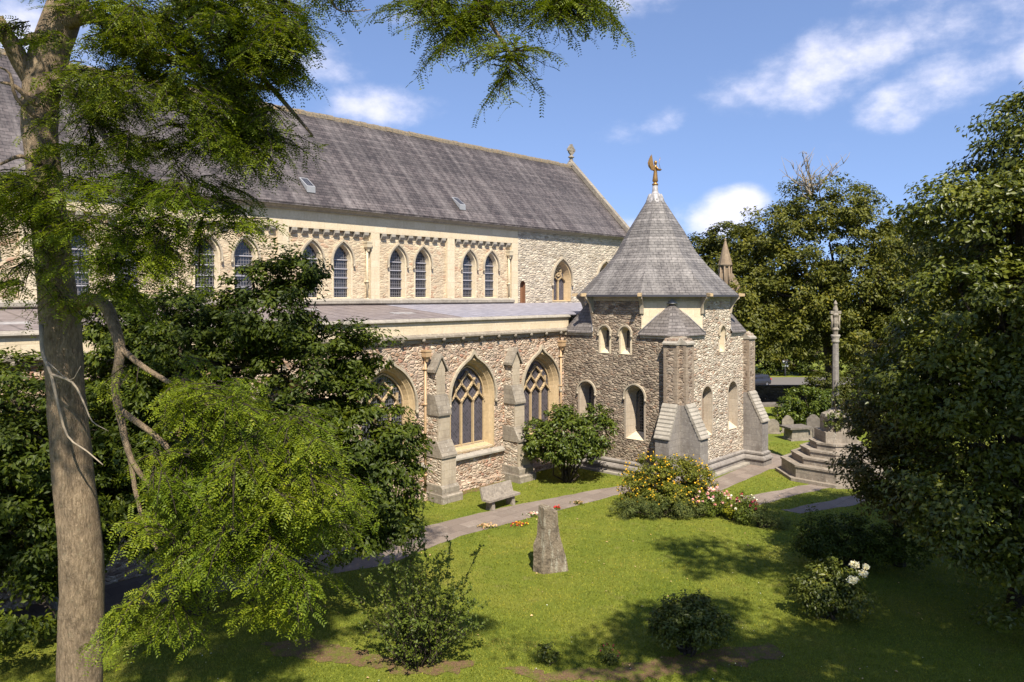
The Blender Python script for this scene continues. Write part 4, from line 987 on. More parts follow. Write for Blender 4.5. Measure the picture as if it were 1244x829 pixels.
make_tree('broadleaf_tree', 'tree top just showing between the nave gable and the slate spire', 'tree', (14.0, 92, -2.6), [(0, 0, 0), (0, 0, 4), (.2, 0, 9)], [.5, .4, .25],
          [(0, 0, 12.0, 5, 4, 6.4), (3.6, 0, 9, 5, 4, 5.5)], 200, 1.2, 70, .45, M['lf_far2'], M['bark_d'], gt, 'trees beyond the churchyard', 10, .55)
make_tree('broadleaf_tree', 'shady tree overhanging the road wall behind the chest tomb', 'tree', (25.5, 112, -2.6), [(0, 0, 0), (0, 0, 3.5), (.2, 0, 8)], [.5, .4, .25],
          [(0, 0, 8.0, 8, 5, 5.5), (8, 0, 7, 7, 5, 5.5), (16, 1, 8, 7, 5, 6), (2, -1, 4.0, 9, 3, 2.8), (14, -1, 4.0, 8, 3, 3.2)], 420, 1.5, 80, .5, M['lf_far2'], M['bark_d'], gt, 'trees beyond the churchyard', 12, .55)
make_tree('broadleaf_tree', 'outermost shady tree of the belt beyond the churchyard, mostly behind the big right-hand tree', 'tree', (48, 62, -.2), [(0, 0, 0), (0, 0, 4), (.2, 0, 8)], [.5, .4, .25],
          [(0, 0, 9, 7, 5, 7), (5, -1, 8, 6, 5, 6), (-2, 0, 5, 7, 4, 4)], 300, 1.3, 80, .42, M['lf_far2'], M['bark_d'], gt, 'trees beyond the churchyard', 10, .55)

make_tree('shade_hedge', 'long dark leafy strip added across the road to stand in for deep shade', 'shade_hedge', (42, 110.5, -2.7), [(0, 0, 0), (0, 0, 1)], [.1, .05],  # added dark foliage, stands in for the deep shade beyond the road
          [(x_, 0, 1.6, 3.2, 1.2, 1.9) for x_ in range(-14, 30, 4)], 520, .6, 60, .3, M['lf_dark'], M['bark_d'], gt, None, 4, .55, .6)
# ---- big tree on the right
gr_ = np.random.default_rng(8)
make_tree('oak_tree', 'big dark glossy-leaved tree filling the right side of the lawn', 'tree', (14.6, 21.5, 0), [(0, 0, 0), (.1, 0, 2.2), (-.1, .1, 5), (.2, 0, 8.5), (0, 0, 12)], [.5, .42, .38, .28, .15],
          [(1.2, 0, 13.0, 2.5, 2.6, 2.3), (-.5, .2, 10.7, 2.7, 2.8, 2.1), (2.0, 0, 10.0, 3.3, 3.2, 3.6), (-1.0, -.2, 8.4, 2.7, 2.8, 1.9), (-1.9, .2, 6.6, 2.3, 2.5, 1.5), (0, -.6, 5.6, 3.3, 3.0, 2.4), (-1.5, -.6, 3.4, 2.6, 2.2, 1.3), (1.5, -.8, 3.3, 3.0, 2.6, 1.9), (-2.2, .2, 11.4, 1.2, 1.4, .7), (2.0, -1.5, 2.2, 2.4, 1.6, 1.2), (0, -1.6, 1.9, 2.2, 1.2, .9), (-1.2, -2.2, 1.4, 1.5, .9, 1.3), (2.4, -2.2, 1.6, 1.6, .9, 1.3), (2.4, .2, 15.0, 1.4, 1.4, 1.0), (2.8, 0, 16.0, 1.6, 1.4, 1.1), (-1.7, -.4, 2.4, 1.6, 1.4, .8)],
          980, .74, 150, .165, M['lf_right'], M['bark_d'], gr_, None, 46, .48, .5, .12, None, .42, .55)
make_tree('rusty_leaved_tree', 'smaller tree with rusty brown-green leaves between the cross steps and the big dark tree', 'tree', (12.9, 25.2, 0), [(0, 0, 0), (0, .1, 1.8), (.2, 0, 4), (.3, 0, 6)], [.20, .16, .12, .07],
          [(-.1, 0, 4.9, 1.5, 1.8, 1.6), (-.9, -.2, 3.2, 1.2, 1.4, .9), (1.3, -.4, 3.9, 2.0, 1.7, 1.6), (.3, 0, 6.5, 1.5, 1.5, 1.2), (.2, -.5, 2.4, 1.6, 1.3, .7), (1.2, .2, 7.5, 1.2, 1.2, .9)], 420, .46, 95, .14, M['lf_rust'], M['bark_d'], gr_, None, 20, .48, .4, .05, None, .5)
# a tree standing behind the viewer, whose shade reaches the near lawn
make_tree('lawn_tree', 'leafy tree standing close behind the viewpoint above the near lawn', 'tree', (13, 6.5, 0), [(0, 0, 0), (0, 0, 4), (.2, 0, 9), (0, 0, 14)], [.5, .4, .3, .15],
          [(-1.0, .5, 13.0, 4.4, 4.0, 3.2), (1.5, 2.5, 11.5, 3.8, 3.0, 3.0), (-3.2, 6.3, 17.2, 2.2, 1.8, 1.1), (.5, 5.0, 16.0, 3, 2.4, 2.0), (-7.2, .2, 16.2, 3.6, 1.2, .8), (-5.0, 1.5, 15.5, 3, 2.2, 1.6), (0, -2.5, 14, 4.2, 2.5, 2.5)], 760, .8, 85, .24, M['lf_right'], M['bark_d'], gr_, None, 24)

# ---- dark evergreen trees at the left
ge = np.random.default_rng(14)
make_tree('evergreen_tree', 'dense dark evergreen tree between the pale trunk and the aisle windows', 'tree', (-8.9, 21.5, 0), [(0, 0, 0), (.1, 0, 1.5), (-.1, 0, 3.6), (.1, .1, 6), (0, 0, 8)], [.30, .25, .21, .15, .06],
          [(-.3, 0, 7.4, 2.4, 2.1, 2.0), (2.0, 0, 8.5, 1.5, 1.5, 1.4), (-1.8, .2, 7.2, 1.5, 1.8, 1.7), (3.2, 0, 6.6, 1.7, 1.8, 1.7), (4.6, 0, 7.4, .95, 1, .9), (4.6, 0, 5.2, 1.35, 1.6, 1.5), (5.2, -.2, 3.5, 1.1, 1.4, 1.3), (2.7, -.4, 4.2, 2.2, 2.0, 2.0), (-.3, -.5, 4.4, 2.7, 2.0, 2.2), (-2.8, 0, 4.8, 1.9, 2.0, 2.2), (4.0, -.4, 2.5, 1.6, 1.4, .8), (5.6, 0, 4.6, .9, 1.2, 1.0), (5.5, -.2, 2.6, .9, 1, .8), (.6, -.9, 2.8, 2.4, 1.4, 1.1), (2.5, 0, 9.5, 1.1, 1.1, .95), (-2.4, .2, 8.4, 1.3, 1.3, 1.0)],
          1350, .46, 100, .165, M['lf_dark'], M['bark_d'], ge, 'dark evergreens along the aisle', 36, .40, .4, .09, None, .5, .7)
make_tree('evergreen_tree', 'leftmost dark evergreen tree, half out of frame behind the pale trunk', 'tree', (-13.7, 19.6, 0), [(0, 0, 0), (.1, 0, 1.5), (-.1, 0, 3.6), (.1, .1, 6)], [.30, .25, .21, .12],
          [(.1, 0, 4.6, 3.2, 2.8, 2.9), (1.6, 0, 3.4, 2.2, 2, 2.0), (1.8, -.2, 5.4, 1.8, 1.8, 1.6), (1.2, -1.0, 1.6, 2.2, 1.4, 1.2), (-1.6, -.8, 1.7, 2, 1.4, 1.3), (-1.4, .2, 5.6, 2.3, 2.2, 1.6), (-2.4, 0, 3.8, 2.4, 2.2, 2.1)],
          560, .50, 105, .165, M['lf_dark'], M['bark_d'], ge, 'dark evergreens along the aisle', 16, .42, .45, .09, None, .55, .7)

# ---- honey locust in the foreground
gl = np.random.default_rng(33)
LB = np.array((-7.2, 12.5, 0.))
loc = thing('honey_locust_tree', 'tall foreground tree with a pale ridged trunk and drooping feathery yellow-green leaves', 'tree', tuple(LB))
def P3(lst): return [tuple(PX(*p)) for p in lst]
mb = MB()
tr = [tuple(LB+np.array((-.03, 0, -.2))), tuple(LB+np.array((.0, 0, .6)))]+P3([(97, 829, 12.5), (99, 740, 12.5), (98, 670, 12.5), (88, 570, 12.5), (80, 480, 12.5), (74, 400, 12.5), (63, 300, 12.5), (54, 210, 12.5), (48, 140, 12.5), (58, 70, 12.55), (84, 0, 12.6), (110, -70, 12.7), (135, -150, 12.9)])
w = [.50, .40, .345, .335, .325, .305, .285, .30, .27, .255, .27, .30, .28, .22, .15]
def smoothpath(P, w, k=4):
    P = np.array(P); t = np.arange(len(P)); tt = np.linspace(0, len(P)-1, (len(P)-1)*k+1)
    out = []
    for d in range(3):
        m = np.gradient(P[:, d]); i = np.minimum(tt.astype(int), len(P)-2); s = tt-i
        out.append((2*s**3-3*s**2+1)*P[i, d]+(s**3-2*s**2+s)*m[i]+(-2*s**3+3*s**2)*P[i+1, d]+(s**3-s**2)*m[i+1])
    return np.stack(out, 1), np.interp(tt, t, w)
P, w2 = smoothpath(tr, w)
mb.tube([tuple(p) for p in P], list(w2), 18, 0, True, True, .07, gl)
def branch(mb, pts, r0, r1, n=8):
    P_, w_ = smoothpath(P3(pts), np.linspace(r0, r1, len(pts)), 3); mb.tube([tuple(p) for p in P_], list(w_), n, 0, True, True, .08, gl)
    return P_
branch(mb, [(48, 110, 12.5), (25, 75, 12.3), (8, 45, 12.1), (-30, 0, 12)], .17, .10)
branch(mb, [(62, 70, 12.5), (45, 45, 12.3), (22, 52, 12.2), (0, 20, 12)], .10, .04)
branch(mb, [(75, 30, 12.5), (120, 20, 12.3), (160, 60, 12.0), (220, 75, 11.7), (290, 100, 11.4), (340, 110, 11.2)], .13, .02)
branch(mb, [(95, -30, 12.6), (190, -20, 12.2), (240, 30, 11.8), (300, 75, 11.4), (350, 130, 11.2), (380, 165, 11.1)], .10, .015)
branch(mb, [(60, 90, 12.4), (95, 120, 12.1), (130, 170, 11.7), (180, 230, 11.3), (215, 260, 11.1)], .08, .015)
branch(mb, [(120, -100, 12.8), (260, -150, 12.2), (400, -110, 11.7), (500, -65, 11.3), (572, -10, 11.1), (600, 35, 11), (632, 82, 10.9)], .13, .012)
branch(mb, [(520, -60, 11.3), (640, -60, 11.1), (690, -15, 11), (712, 20, 10.9)], .05, .012)
branch(mb, [(400, -110, 11.7), (395, -30, 11.4), (405, 5, 11.3), (418, 14, 11.25), (450, 12, 11.2)], .03, .006)
branch(mb, [(50, 200, 12.3), (25, 190, 12), (0, 200, 11.8)], .05, .02); branch(mb, [(52, 150, 12.3), (20, 120, 12.0), (12, 90, 11.9), (-5, 80, 11.8)], .035, .012)
branch(mb, [(45, 130, 12.3), (18, 105, 12.1), (0, 100, 12)], .05, .02)
mb.build('trunk', M['bark_l'], loc)
mb = MB()
bz = branch(mb, [(88, 372, 12.35), (108, 364, 12.0), (128, 372, 11.7), (140, 400, 11.5), (146, 430, 11.4), (140, 470, 11.35), (148, 515, 11.3), (160, 560, 11.25), (190, 600, 11.2)], .12, .03)
branch(mb, [(143, 420, 11.4), (180, 450, 11.3), (250, 490, 11.2), (320, 540, 11.1), (370, 600, 11.1)], .05, .012)
branch(mb, [(148, 500, 11.3), (200, 540, 11.2), (240, 600, 11.1), (290, 650, 11), (330, 700, 11)], .05, .012)
branch(mb, [(155, 540, 11.3), (170, 620, 11.2), (200, 690, 11.1), (215, 740, 11.05)], .04, .01)
mb.build('branch', M['bark_l'], loc)
mb = MB()
branch(mb, [(50, 395, 12.1), (52, 430, 11.95), (62, 455, 11.85), (70, 490, 11.8), (82, 530, 11.8), (105, 548, 11.75), (125, 565, 11.7)], .035, .008, 6)
branch(mb, [(62, 455, 11.85), (88, 465, 11.8), (102, 490, 11.75), (112, 512, 11.7), (132, 524, 11.7)], .022, .006, 6)
branch(mb, [(58, 440, 11.85), (85, 462, 11.8), (98, 445, 11.75)], .012, .005, 5)
mb.build('dead_branch', M['bark_p'], loc)
def fronds(starts, axes, leafL, npair, g, lw=.0165, ll=.050):
    """pinnate leaves: starts (N,3), axes (N,3) -> leaflet triangles"""
    n = len(starts); a = nrm(axes); s = nrm(np.cross(a, np.array([0, 0, 1.])+g.normal(size=a.shape)*.35)); up = np.cross(s, a)
    C, D_, N_ = [], [], []
    L = leafL*(.7+.5*g.random(n))[:, None]
    for k in range(npair):
        tt = (k+.7)/npair
        p = starts+a*L*tt-np.array([0, 0, 1])*L*(.30*tt*tt)
        for sg in (-1, 1):
            d = nrm(s*sg+a*.6+g.normal(size=a.shape)*.10-up*.12)
            C.append(p+d*ll*.5); D_.append(d); N_.append(nrm(up+g.normal(size=a.shape)*.22+s*sg*.15))
    C = np.concatenate(C); D_ = np.concatenate(D_); N_ = np.concatenate(N_)
    l = ll*(.75+.5*g.random(len(C)))
    return leaf_arrays(C, D_, N_, l, l*lw/ll*1.25, .1)
def sprays(blobs, g, leafL=.215, npair=7):
    """blobs (px, py, rx, ry, depth, rd, ntwig, dirx): drooping twigs hung with pinnate leaves"""
    out = []; tw = MB()
    for (px, py, rx, ry, dep, rd, nt_, dx) in blobs:
        nt_ = int(nt_*(1.3 if py < 205 else 1.25 if py < 340 else .95))
        nb = max(1, nt_//8); th = g.random(nb)*2*math.pi; r = np.sqrt(g.random(nb))
        bo = [PX(px+rx*b*math.cos(a), py+ry*b*math.sin(a), dep+rd*g.normal()*.5) for a, b in zip(th, r)]
        bd = [np.array((dx*1.2+g.normal()*.6, -.35+g.normal()*.5, -.12+g.normal()*.16)) for _ in bo]
        for q in range(nt_):
            kb = int(g.integers(nb)); fan = g.normal()*.75; d0 = bd[kb]/np.linalg.norm(bd[kb])
            d = np.array((d0[0]*math.cos(fan)-d0[1]*math.sin(fan), d0[0]*math.sin(fan)+d0[1]*math.cos(fan), d0[2]+g.normal()*.08)); d /= np.linalg.norm(d)
            st = bo[kb]+d0*(g.random()-.35)*.45+np.array((0, 0, g.normal()*.05))
            ln = .28+.38*g.random(); nl = int(8*ln/.45)
            tt = np.linspace(0.05, 1, nl)
            pts = st+d*ln*tt[:, None]-np.array([0, 0, 1.])*(ln*.38*tt**2)[:, None]
            tang = nrm(np.gradient(pts, axis=0))
            side = nrm(np.cross(tang, np.array([0, 0, 1.])+g.normal(size=3)*.3))
            sg = np.where(np.arange(nl) % 2 == 0, 1, -1)[:, None]
            ax = nrm(tang*.6+side*sg*.9-np.array([0, 0, .12])+g.normal(size=tang.shape)*.2)
            out.append((pts, ax)); tw.tube([tuple(st), tuple(pts[nl//2]), tuple(pts[-1])], [.010, .007, .003], 4, 0, True, False)
    S_ = np.concatenate([o_[0] for o_ in out]); A__ = np.concatenate([o_[1] for o_ in out])
    return fronds(S_, A__, leafL, npair, g), tw
hi = [(150, 60, 90, 70, 11.9, 1.2, 190, .5), (250, 60, 90, 75, 11.6, 1.2, 210, .6), (315, 105, 70, 52, 11.3, .8, 105, .6), (355, 152, 32, 30, 11.2, .5, 34, .4), (200, 130, 110, 55, 11.6, 1.2, 190, .4), (290, 40, 80, 45, 11.5, 1.2, 110, .7),
      (100, 120, 50, 70, 12.0, .8, 70, .2), (260, 190, 50, 40, 11.4, .8, 70, .4), (345, 55, 35, 45, 11.3, .5, 40, .6), (200, 5, 120, 25, 12, 1, 110, .6), (30, 20, 30, 25, 12, .5, 12, .2), (330, 0, 40, 30, 11.6, .6, 40, .5),
      (560, 14, 60, 14, 11.1, .4, 60, .3), (620, 36, 28, 24, 11.0, .4, 42, .15), (638, 72, 15, 20, 10.9, .3, 22, .12), (652, 96, 9, 10, 10.9, .2, 10, .1), (708, 18, 24, 18, 11, .3, 34, .05), (722, 38, 12, 10, 11, .2, 10, 0), (690, 6, 60, 10, 11, .4, 36, .2), (590, 48, 22, 16, 11.1, .3, 18, -.2), (490, -6, 40, 8, 11.2, .4, 12, .1)]
hi = [(px-(36 if px > 480 else 26 if px > 260 else 0), py-(13 if px > 480 else 0), *r_) for px, py, *r_ in hi]
V_, tw = sprays(hi, gl)
can, _ = crown_leaves([(-5.5, 8.2, 16.3, 3.6, 2.0, 1.5), (-3.0, 8.9, 15.8, 2.0, 1.6, 1.2), (-7.5, 5.4, 16.2, 3.2, 1.2, .8), (-4.0, 4.6, 16.5, 2.6, 1.0, .7), (-9, 9.5, 16.5, 3, 2.2, 1.6), (-10.2, 6.4, 16, 2.6, 1.8, 1.2), (-6.5, 12.5, 19.5, 4, 3, 2.0), (-3, 15, 18.5, 3.5, 2, 1.4)], 230, .6, 60, .17, gl, .5)
np_mesh('top_foliage', *can, M['lf_loc_shade'], loc); tw.build('twigs', M['bark_d'], loc); np_mesh('high_foliage', *V_, M['lf_loc_shade'], loc)
lowb = [(80, 215, 70, 36, 11.5, .7, 80, .2), (140, 245, 80, 40, 11.2, .8, 95, .4), (210, 245, 60, 45, 11.0, .7, 75, .4), (60, 265, 60, 40, 11.6, .6, 55, -.2), (180, 305, 60, 28, 11.1, .6, 70, .3), (260, 270, 30, 30, 11, .4, 26, .3), (15, 255, 25, 50, 11.5, .5, 30, -.2), (15, 330, 14, 25, 11.6, .3, 10, 0),
        (120, 320, 40, 30, 11.3, .5, 32, .3), (90, 350, 28, 12, 11.9, .3, 9, .4), (28, 300, 20, 22, 11.6, .4, 14, -.1),
        (235, 465, 65, 40, 11.3, .8, 75, .4), (290, 520, 80, 50, 11.1, .9, 155, .5), (345, 565, 60, 45, 11.0, .8, 125, .4), (245, 580, 75, 48, 11.0, .9, 130, .2), (300, 630, 75, 42, 10.9, .9, 140, .3), (235, 665, 50, 36, 10.9, .7, 80, -.1), (190, 715, 30, 26, 10.85, .5, 40, -.3), (165, 755, 16, 14, 10.85, .3, 11, -.3), (335, 690, 45, 32, 10.9, .6, 62, .1), (375, 620, 38, 40, 11, .6, 52, .3), (310, 735, 20, 18, 10.9, .4, 18, 0), (395, 550, 30, 26, 11.1, .5, 24, .3), (200, 455, 40, 30, 11.4, .5, 28, .2)]
V_, tw = sprays(lowb, gl); tw.build('twigs', M['bark_d'], loc); np_mesh('drooping_foliage', *V_, M['lf_loc'], loc)

# ---- shrubs
gs = np.random.default_rng(77)
def bush(name, label, cat, base, ells, ncl, cr, nl, leaf, mat, nst=14, wr=.5, lo=.35, group=None, stem_r=.025, flat=.7, up=.6, g=gs):
    th = thing(name, label, cat, base, 0, group)
    E = [(base[0]+e[0], base[1]+e[1], base[2]+e[2], e[3], e[4], e[5]) for e in ells]
    arr, cl = crown_leaves(E, ncl, cr, nl, leaf, g, wr, up, .15, lo, flat)
    np_mesh('foliage', *arr, mat, th); mb = MB()
    for i in g.choice(len(cl), min(nst, len(cl)), replace=False):
        b_ = np.array(base)+np.array((g.normal()*.08, g.normal()*.08, -.05)); p = curve(b_, cl[i], .08, g, 6, .6)
        mb.tube([tuple(q_) for q_ in p], list(np.linspace(stem_r*(.7+.6*g.random()), .005, 6)), 5)
    mb.build('stem', M['bark_d'], th)
    return th, E
def blooms(th, name, pts, r, mat, g, npet=9):
    C = np.repeat(np.asarray(pts), npet, 0); d = nrm(g.normal(size=C.shape)+np.array([0, -.3, .5])); n = nrm(d+g.normal(size=C.shape)*.5)
    a = nrm(np.cross(n, g.normal(size=C.shape)))
    rr = r*(.7+.6*g.random(len(C)))
    return np_mesh(name, *leaf_arrays(C+d*rr[:, None]*.6, a, n, rr*1.5, rr*1.1, .15), mat, th)
mag = G(690, 586)
bush('magnolia_shrub', 'spreading round-topped green shrub in front of the corner of aisle and chapter house', 'shrub', tuple(mag), [(0, 0, 2.2, 1.6, 1.4, 1.15), (-1.25, .2, 2.15, 1.05, 1, .85), (1.3, -.1, 2.4, 1.15, 1.1, 1.0), (.5, -.6, 1.55, 1.2, 1, .65), (-.5, -.5, 1.6, 1.2, 1, .7), (-.2, .2, 3.2, .85, .8, .6), (1.5, .1, 3.1, .8, .8, .55), (-1.7, 0, 1.6, .6, .6, .5)], 330, .32, 42, .17, M['lf_mag'], 18, .5, .45, None, .06)
yb = G(812, 622)
th, E = bush('yellow_flowering_shrub', 'rounded shrub covered in yellow flowers at the bend of the path by the chapter house', 'shrub', tuple(yb), [(-.75, .2, 1.30, 1.05, .95, 1.05), (.55, .2, 1.25, 1.25, 1.0, 1.0), (1.35, .2, 1.0, .7, .7, .85), (-1.3, .1, .8, .75, .7, .75), (0, -.2, .8, 1.5, .9, .75)], 420, .24, 60, .10, M['lf_yell'], 30, .5, .4)
pts, O_, _ = ell_points(E, 560, gs, .97, 1.14); pts = pts[(pts[:, 2] > .55)]; tag(blooms(th, 'yellow_flowers', pts, .036, M['pet_y'], gs, 6), kind='stuff')
fb = G(800, 629)
bush('leafy_border_plant', 'low grey-green leafy border plant along the front of the yellow-flowered shrub', 'plant', tuple(fb), [(-1.35, 0, .35, .65, .55, .42), (-.5, -.05, .45, .8, .6, .55), (.5, -.05, .42, .8, .6, .5), (1.3, -.05, .35, .6, .5, .4)], 170, .22, 55, .085, M['lf_lav'], 26, .3, .3, None, .012)
pb = G(868, 627)
th, E = bush('pink_flowering_plant', 'leafy plant with pink flower clusters right of the yellow-flowered shrub', 'plant', tuple(pb), [(0, 0, .5, .75, .6, .55), (.5, -.1, .35, .5, .5, .4), (-.4, .1, .55, .5, .5, .5)], 90, .2, 45, .09, M['lf_shrub'], 16, .5)
for nm, cnt, r, m_, zmin in (('pink_flowers', 46, .06, 'pet_p', .55), ('white_flowers', 14, .05, 'pet_w', .7)):
    pts, _, _ = ell_points(E, cnt*4, gs, .95, 1.2); pts = pts[pts[:, 2] > zmin][:cnt]; tag(blooms(th, nm, pts, r, M[m_], gs, 9), kind='stuff')
lb = G(888, 632)
bush('lime_leaved_plant', 'small bright lime-yellow leaved plant between the pink-flowered and maroon-flowered plants', 'plant', tuple(lb), [(0, 0, .35, .3, .28, .36)], 30, .14, 40, .075, M['lf_lime'], 8, .5)
mbp = G(906, 636)
th, E = bush('maroon_flowering_plant', 'dark leafy plant with maroon and white blooms beside the lime-leaved plant', 'plant', tuple(mbp), [(0, 0, .5, .5, .45, .5), (.1, .2, .8, .35, .3, .35)], 70, .18, 42, .085, M['lf_shrub'], 12, .5)
pts, _, _ = ell_points(E, 60, gs, .95, 1.2); pts = pts[pts[:, 2] > .65]; tag(blooms(th, 'maroon_flowers', pts[::2], .06, M['pet_m'], gs), kind='stuff'); tag(blooms(th, 'white_flowers', pts[1::3], .06, M['pet_w'], gs), kind='stuff')
db = G(925, 641)
bush('twiggy_border_plant', 'thin twiggy green plant at the right end of the flower border', 'plant', tuple(db), [(0, 0, .5, .45, .4, .5), (.45, -.1, .35, .45, .4, .32), (.75, -.2, .2, .3, .3, .2)], 80, .18, 32, .07, M['lf_lav'], 22, .35)
b5 = G(836, 794)
bush('rounded_bush', 'small rounded glossy bush on the soil edge of the near lawn', 'bush', tuple(b5), [(0, 0, .85, .95, .85, .52), (-.4, 0, .72, .6, .6, .42), (.45, -.05, .7, .65, .6, .42), (.1, 0, 1.15, .6, .55, .3)], 190, .19, 42, .10, M['lf_bush'], 14, .42, .45, None, .04)
# loose shrub with long upright shoots
s0 = np.array(G(508, 806)); shr = thing('loose_shrub', 'loose airy shrub with long upright leafy shoots in front of the path', 'shrub', tuple(s0))
mb = MB(); C_, D__, N__ = [], [], []
for i in range(95):
    an = gs.random()*2*math.pi; sp = .15+1.25*gs.random()**.8; hgt = (1.0+2.1*gs.random()**1.4)*(1.15-.25*sp)
    if gs.random() < .18: hgt *= 1.25
    b_ = s0+np.array((math.cos(an)*.45*gs.random(), math.sin(an)*.4*gs.random(), -.02)); e = s0+np.array((math.cos(an)*sp*1.25, math.sin(an)*sp, max(.35, hgt)))
    p = curve(b_, e, .10, gs, 9, .4); mb.tube([tuple(q_) for q_ in p], list(np.linspace(.014, .003, 9)), 4)
    nl = int(80*np.linalg.norm(e-b_)/1.6); tt = gs.random(nl)**.75; idx = tt*8; k = np.minimum(idx.astype(int), 7); f_ = (idx-k)[:, None]
    q_ = p[k]*(1-f_)+p[k+1]*f_; tan = nrm(p[k+1]-p[k]); sd_ = nrm(gs.normal(size=(nl, 3)))
    d_ = nrm(tan*.4+sd_*.9); C_.append(q_+d_*.05); D__.append(d_); N__.append(nrm(np.array([0, -.2, 1.])+gs.normal(size=(nl, 3))*.5))
mb.build('stem', M['bark_d'], shr); C_ = np.concatenate(C_); l_ = .075*(.6+.7*gs.random(len(C_)))
np_mesh('foliage', *leaf_arrays(C_, np.concatenate(D__), np.concatenate(N__), l_, l_*.6), M['lf_shrub'], shr)
# dark shrubs at the right
d1 = G(1030, 688)
bush('dark_shrub', 'broad dark shrub at the edge of the lawn under the big right-hand tree', 'shrub', tuple(d1), [(0, 0, .85, 1.4, 1.1, .85), (-.9, .1, .8, .9, .8, .75), (.9, 0, .85, .9, .8, .75), (-1.0, .3, 1.35, .6, .6, .5), (1.75, -.5, .75, .9, .7, .75)], 300, .26, 48, .10, M['lf_dark'], 16, .48)
d2 = G(1012, 752)
th, E = bush('hydrangea_shrub', 'dark green shrub bearing large white flower heads on its right side', 'shrub', tuple(d2), [(0, 0, .95, .75, .65, .85), (-.45, .1, .8, .6, .6, .7), (.35, -.1, .6, .6, .55, .55)], 170, .22, 45, .10, M['lf_bush'], 16, .5)
hp_ = np.array([PX(1038, 686, 20.3), PX(1049, 697, 20.25), PX(1036, 705, 20.2), PX(1052, 689, 20.3)])
for p, rr in zip(hp_, (.13, .12, .15, .09)):
    k = 120; q_ = p+nrm(gs.normal(size=(k, 3)))*(.45+.55*gs.random((k, 1)))*rr*np.array([1.1, .8, .8]); blooms(th, 'flower_head', q_, .022, M['pet_w'], gs, 4)
    bpy.data.objects[-1] if False else None
# small bedding plants by the soil bed
for i, (px, py, s_, lab) in enumerate(((667, 806, .26, 'small low plant at the left end of the bare soil bed'), (739, 806, .22, 'small red-flowered plant in the middle of the bare soil bed'))):
    p = G(px, py); th, E = bush('bedding_plant', lab, 'plant', tuple(p), [(0, 0, s_, s_*1.2, s_*1.1, s_)], 24, .10, 22, .075, M['lf_bush'], 6, .45, .3, 'bedding plants on the soil edge', .01)
    if i: pts, _, _ = ell_points(E, 16, gs, .9, 1.15); blooms(th, 'red_flowers', pts[pts[:, 2] > .2], .025, M['pet_m'], gs, 5)
# clipped bush behind the tombs
b2 = Vector((20.3, 52.0, 0))
bush('churchyard_bush', 'rounded green bush behind the headstones left of the cross shaft', 'bush', tuple(b2), [(0, 0, 1.5, 1.9, 1.5, 1.3), (-1.2, 0, 1.2, 1.2, 1, 1), (1.3, 0, 1.5, 1.3, 1.2, 1.1)], 170, .35, 45, .2, M['lf_mag'], 12, .5, .5)
bush('churchyard_bush', 'dark bush to the right of the cross shaft behind the stepped base', 'bush', (24.6, 50.5, 0), [(0, 0, 1.6, 2.2, 1.5, 1.5), (2.2, 0, 1.8, 1.8, 1.5, 1.7)], 170, .38, 45, .2, M['lf_dark'], 12, .5, .5)

bush('churchyard_bush', 'dark leafy bush against the road wall, directly behind the cross shaft', 'bush', (23.9, 58, -.02), [(0, 0, 1.7, 2.0, 1.4, 1.7), (1.8, 0, 1.7, 1.8, 1.4, 1.6), (4, 0, 1.6, 2, 1.4, 1.6)], 190, .38, 45, .2, M['lf_far2'], 12, .5, .5)
# grass blades over the lawn in view
gb = np.random.default_rng(2)
n = 420000
Yg = 15.2/(1-gb.random(n)*(1-15.2/46)); Xg = (gb.random(n)*1.5-.78)*Yg
uvp = to_uv(Xg, Yg); keep = np.ones(n, bool)
for po in (PATH1, PATH2, PATH3): keep &= ~inpoly(uvp, po)
for po in (SOIL, SOIL2): 
    k_ = inpoly(np.stack([Xg, Yg], 1), po); keep &= ~(k_ & (gb.random(n) < .55))
keep &= ~((uvp[:, 1] < VA+.3)) & ~((np.abs(uvp[:, 0]) < 4.1) & (np.abs(uvp[:, 1]) < 4.1))
Xg, Yg = Xg[keep], Yg[keep]; n = len(Xg)
base_ = np.stack([Xg, Yg, np.zeros(n)], 1); hgt = (.014+.02*gb.random(n))*(1+Yg/60)
lean = np.stack([gb.normal(size=n)*.5, gb.normal(size=n)*.5, np.ones(n)], 1)*hgt[:, None]
wv = nrm(np.stack([gb.normal(size=n), gb.normal(size=n), np.zeros(n)], 1))*(.004+.0005*Yg)[:, None]
V = np.stack([base_-wv, base_+wv, base_+lean], 1).reshape(-1, 3); T = np.arange(3*n).reshape(-1, 3)
M['blade'] = m_leaf('grass_blades', (.146, .184, .023), (.21, .222, .035), .6, .2, .3, .35, .5)
tag(np_mesh('grass', V, T, M['blade']), kind='stuff')

def litter(name, n, size, mat, ymin, ymax):
    Y = ymin+(ymax-ymin)*gb.random(n); X = (gb.random(n)*1.3-.65)*Y; q = to_uv(X, Y); k = ~inpoly(q, PATH1) & (q[:, 1] > -2.5) & ~((np.abs(q[:, 0]) < 4.8) & (np.abs(q[:, 1]) < 4.8))
    X, Y = X[k], Y[k]; n = len(X); C = np.stack([X, Y, np.full(n, .035)], 1)
    d = gb.normal(size=(n, 3))*np.array([1, 1, .25]); N = nrm(np.array([0, 0, 1.])+gb.normal(size=(n, 3))*.3)
    sz = size*(.6+.8*gb.random(n)); tag(np_mesh(name, *leaf_arrays(C, d, N, sz, sz*.6), mat), kind='stuff')
litter('fallen_leaves', 240, .07, M['pet_dr'], 16, 40); litter('daisies', 260, .035, M['pet_w'], 16, 36)
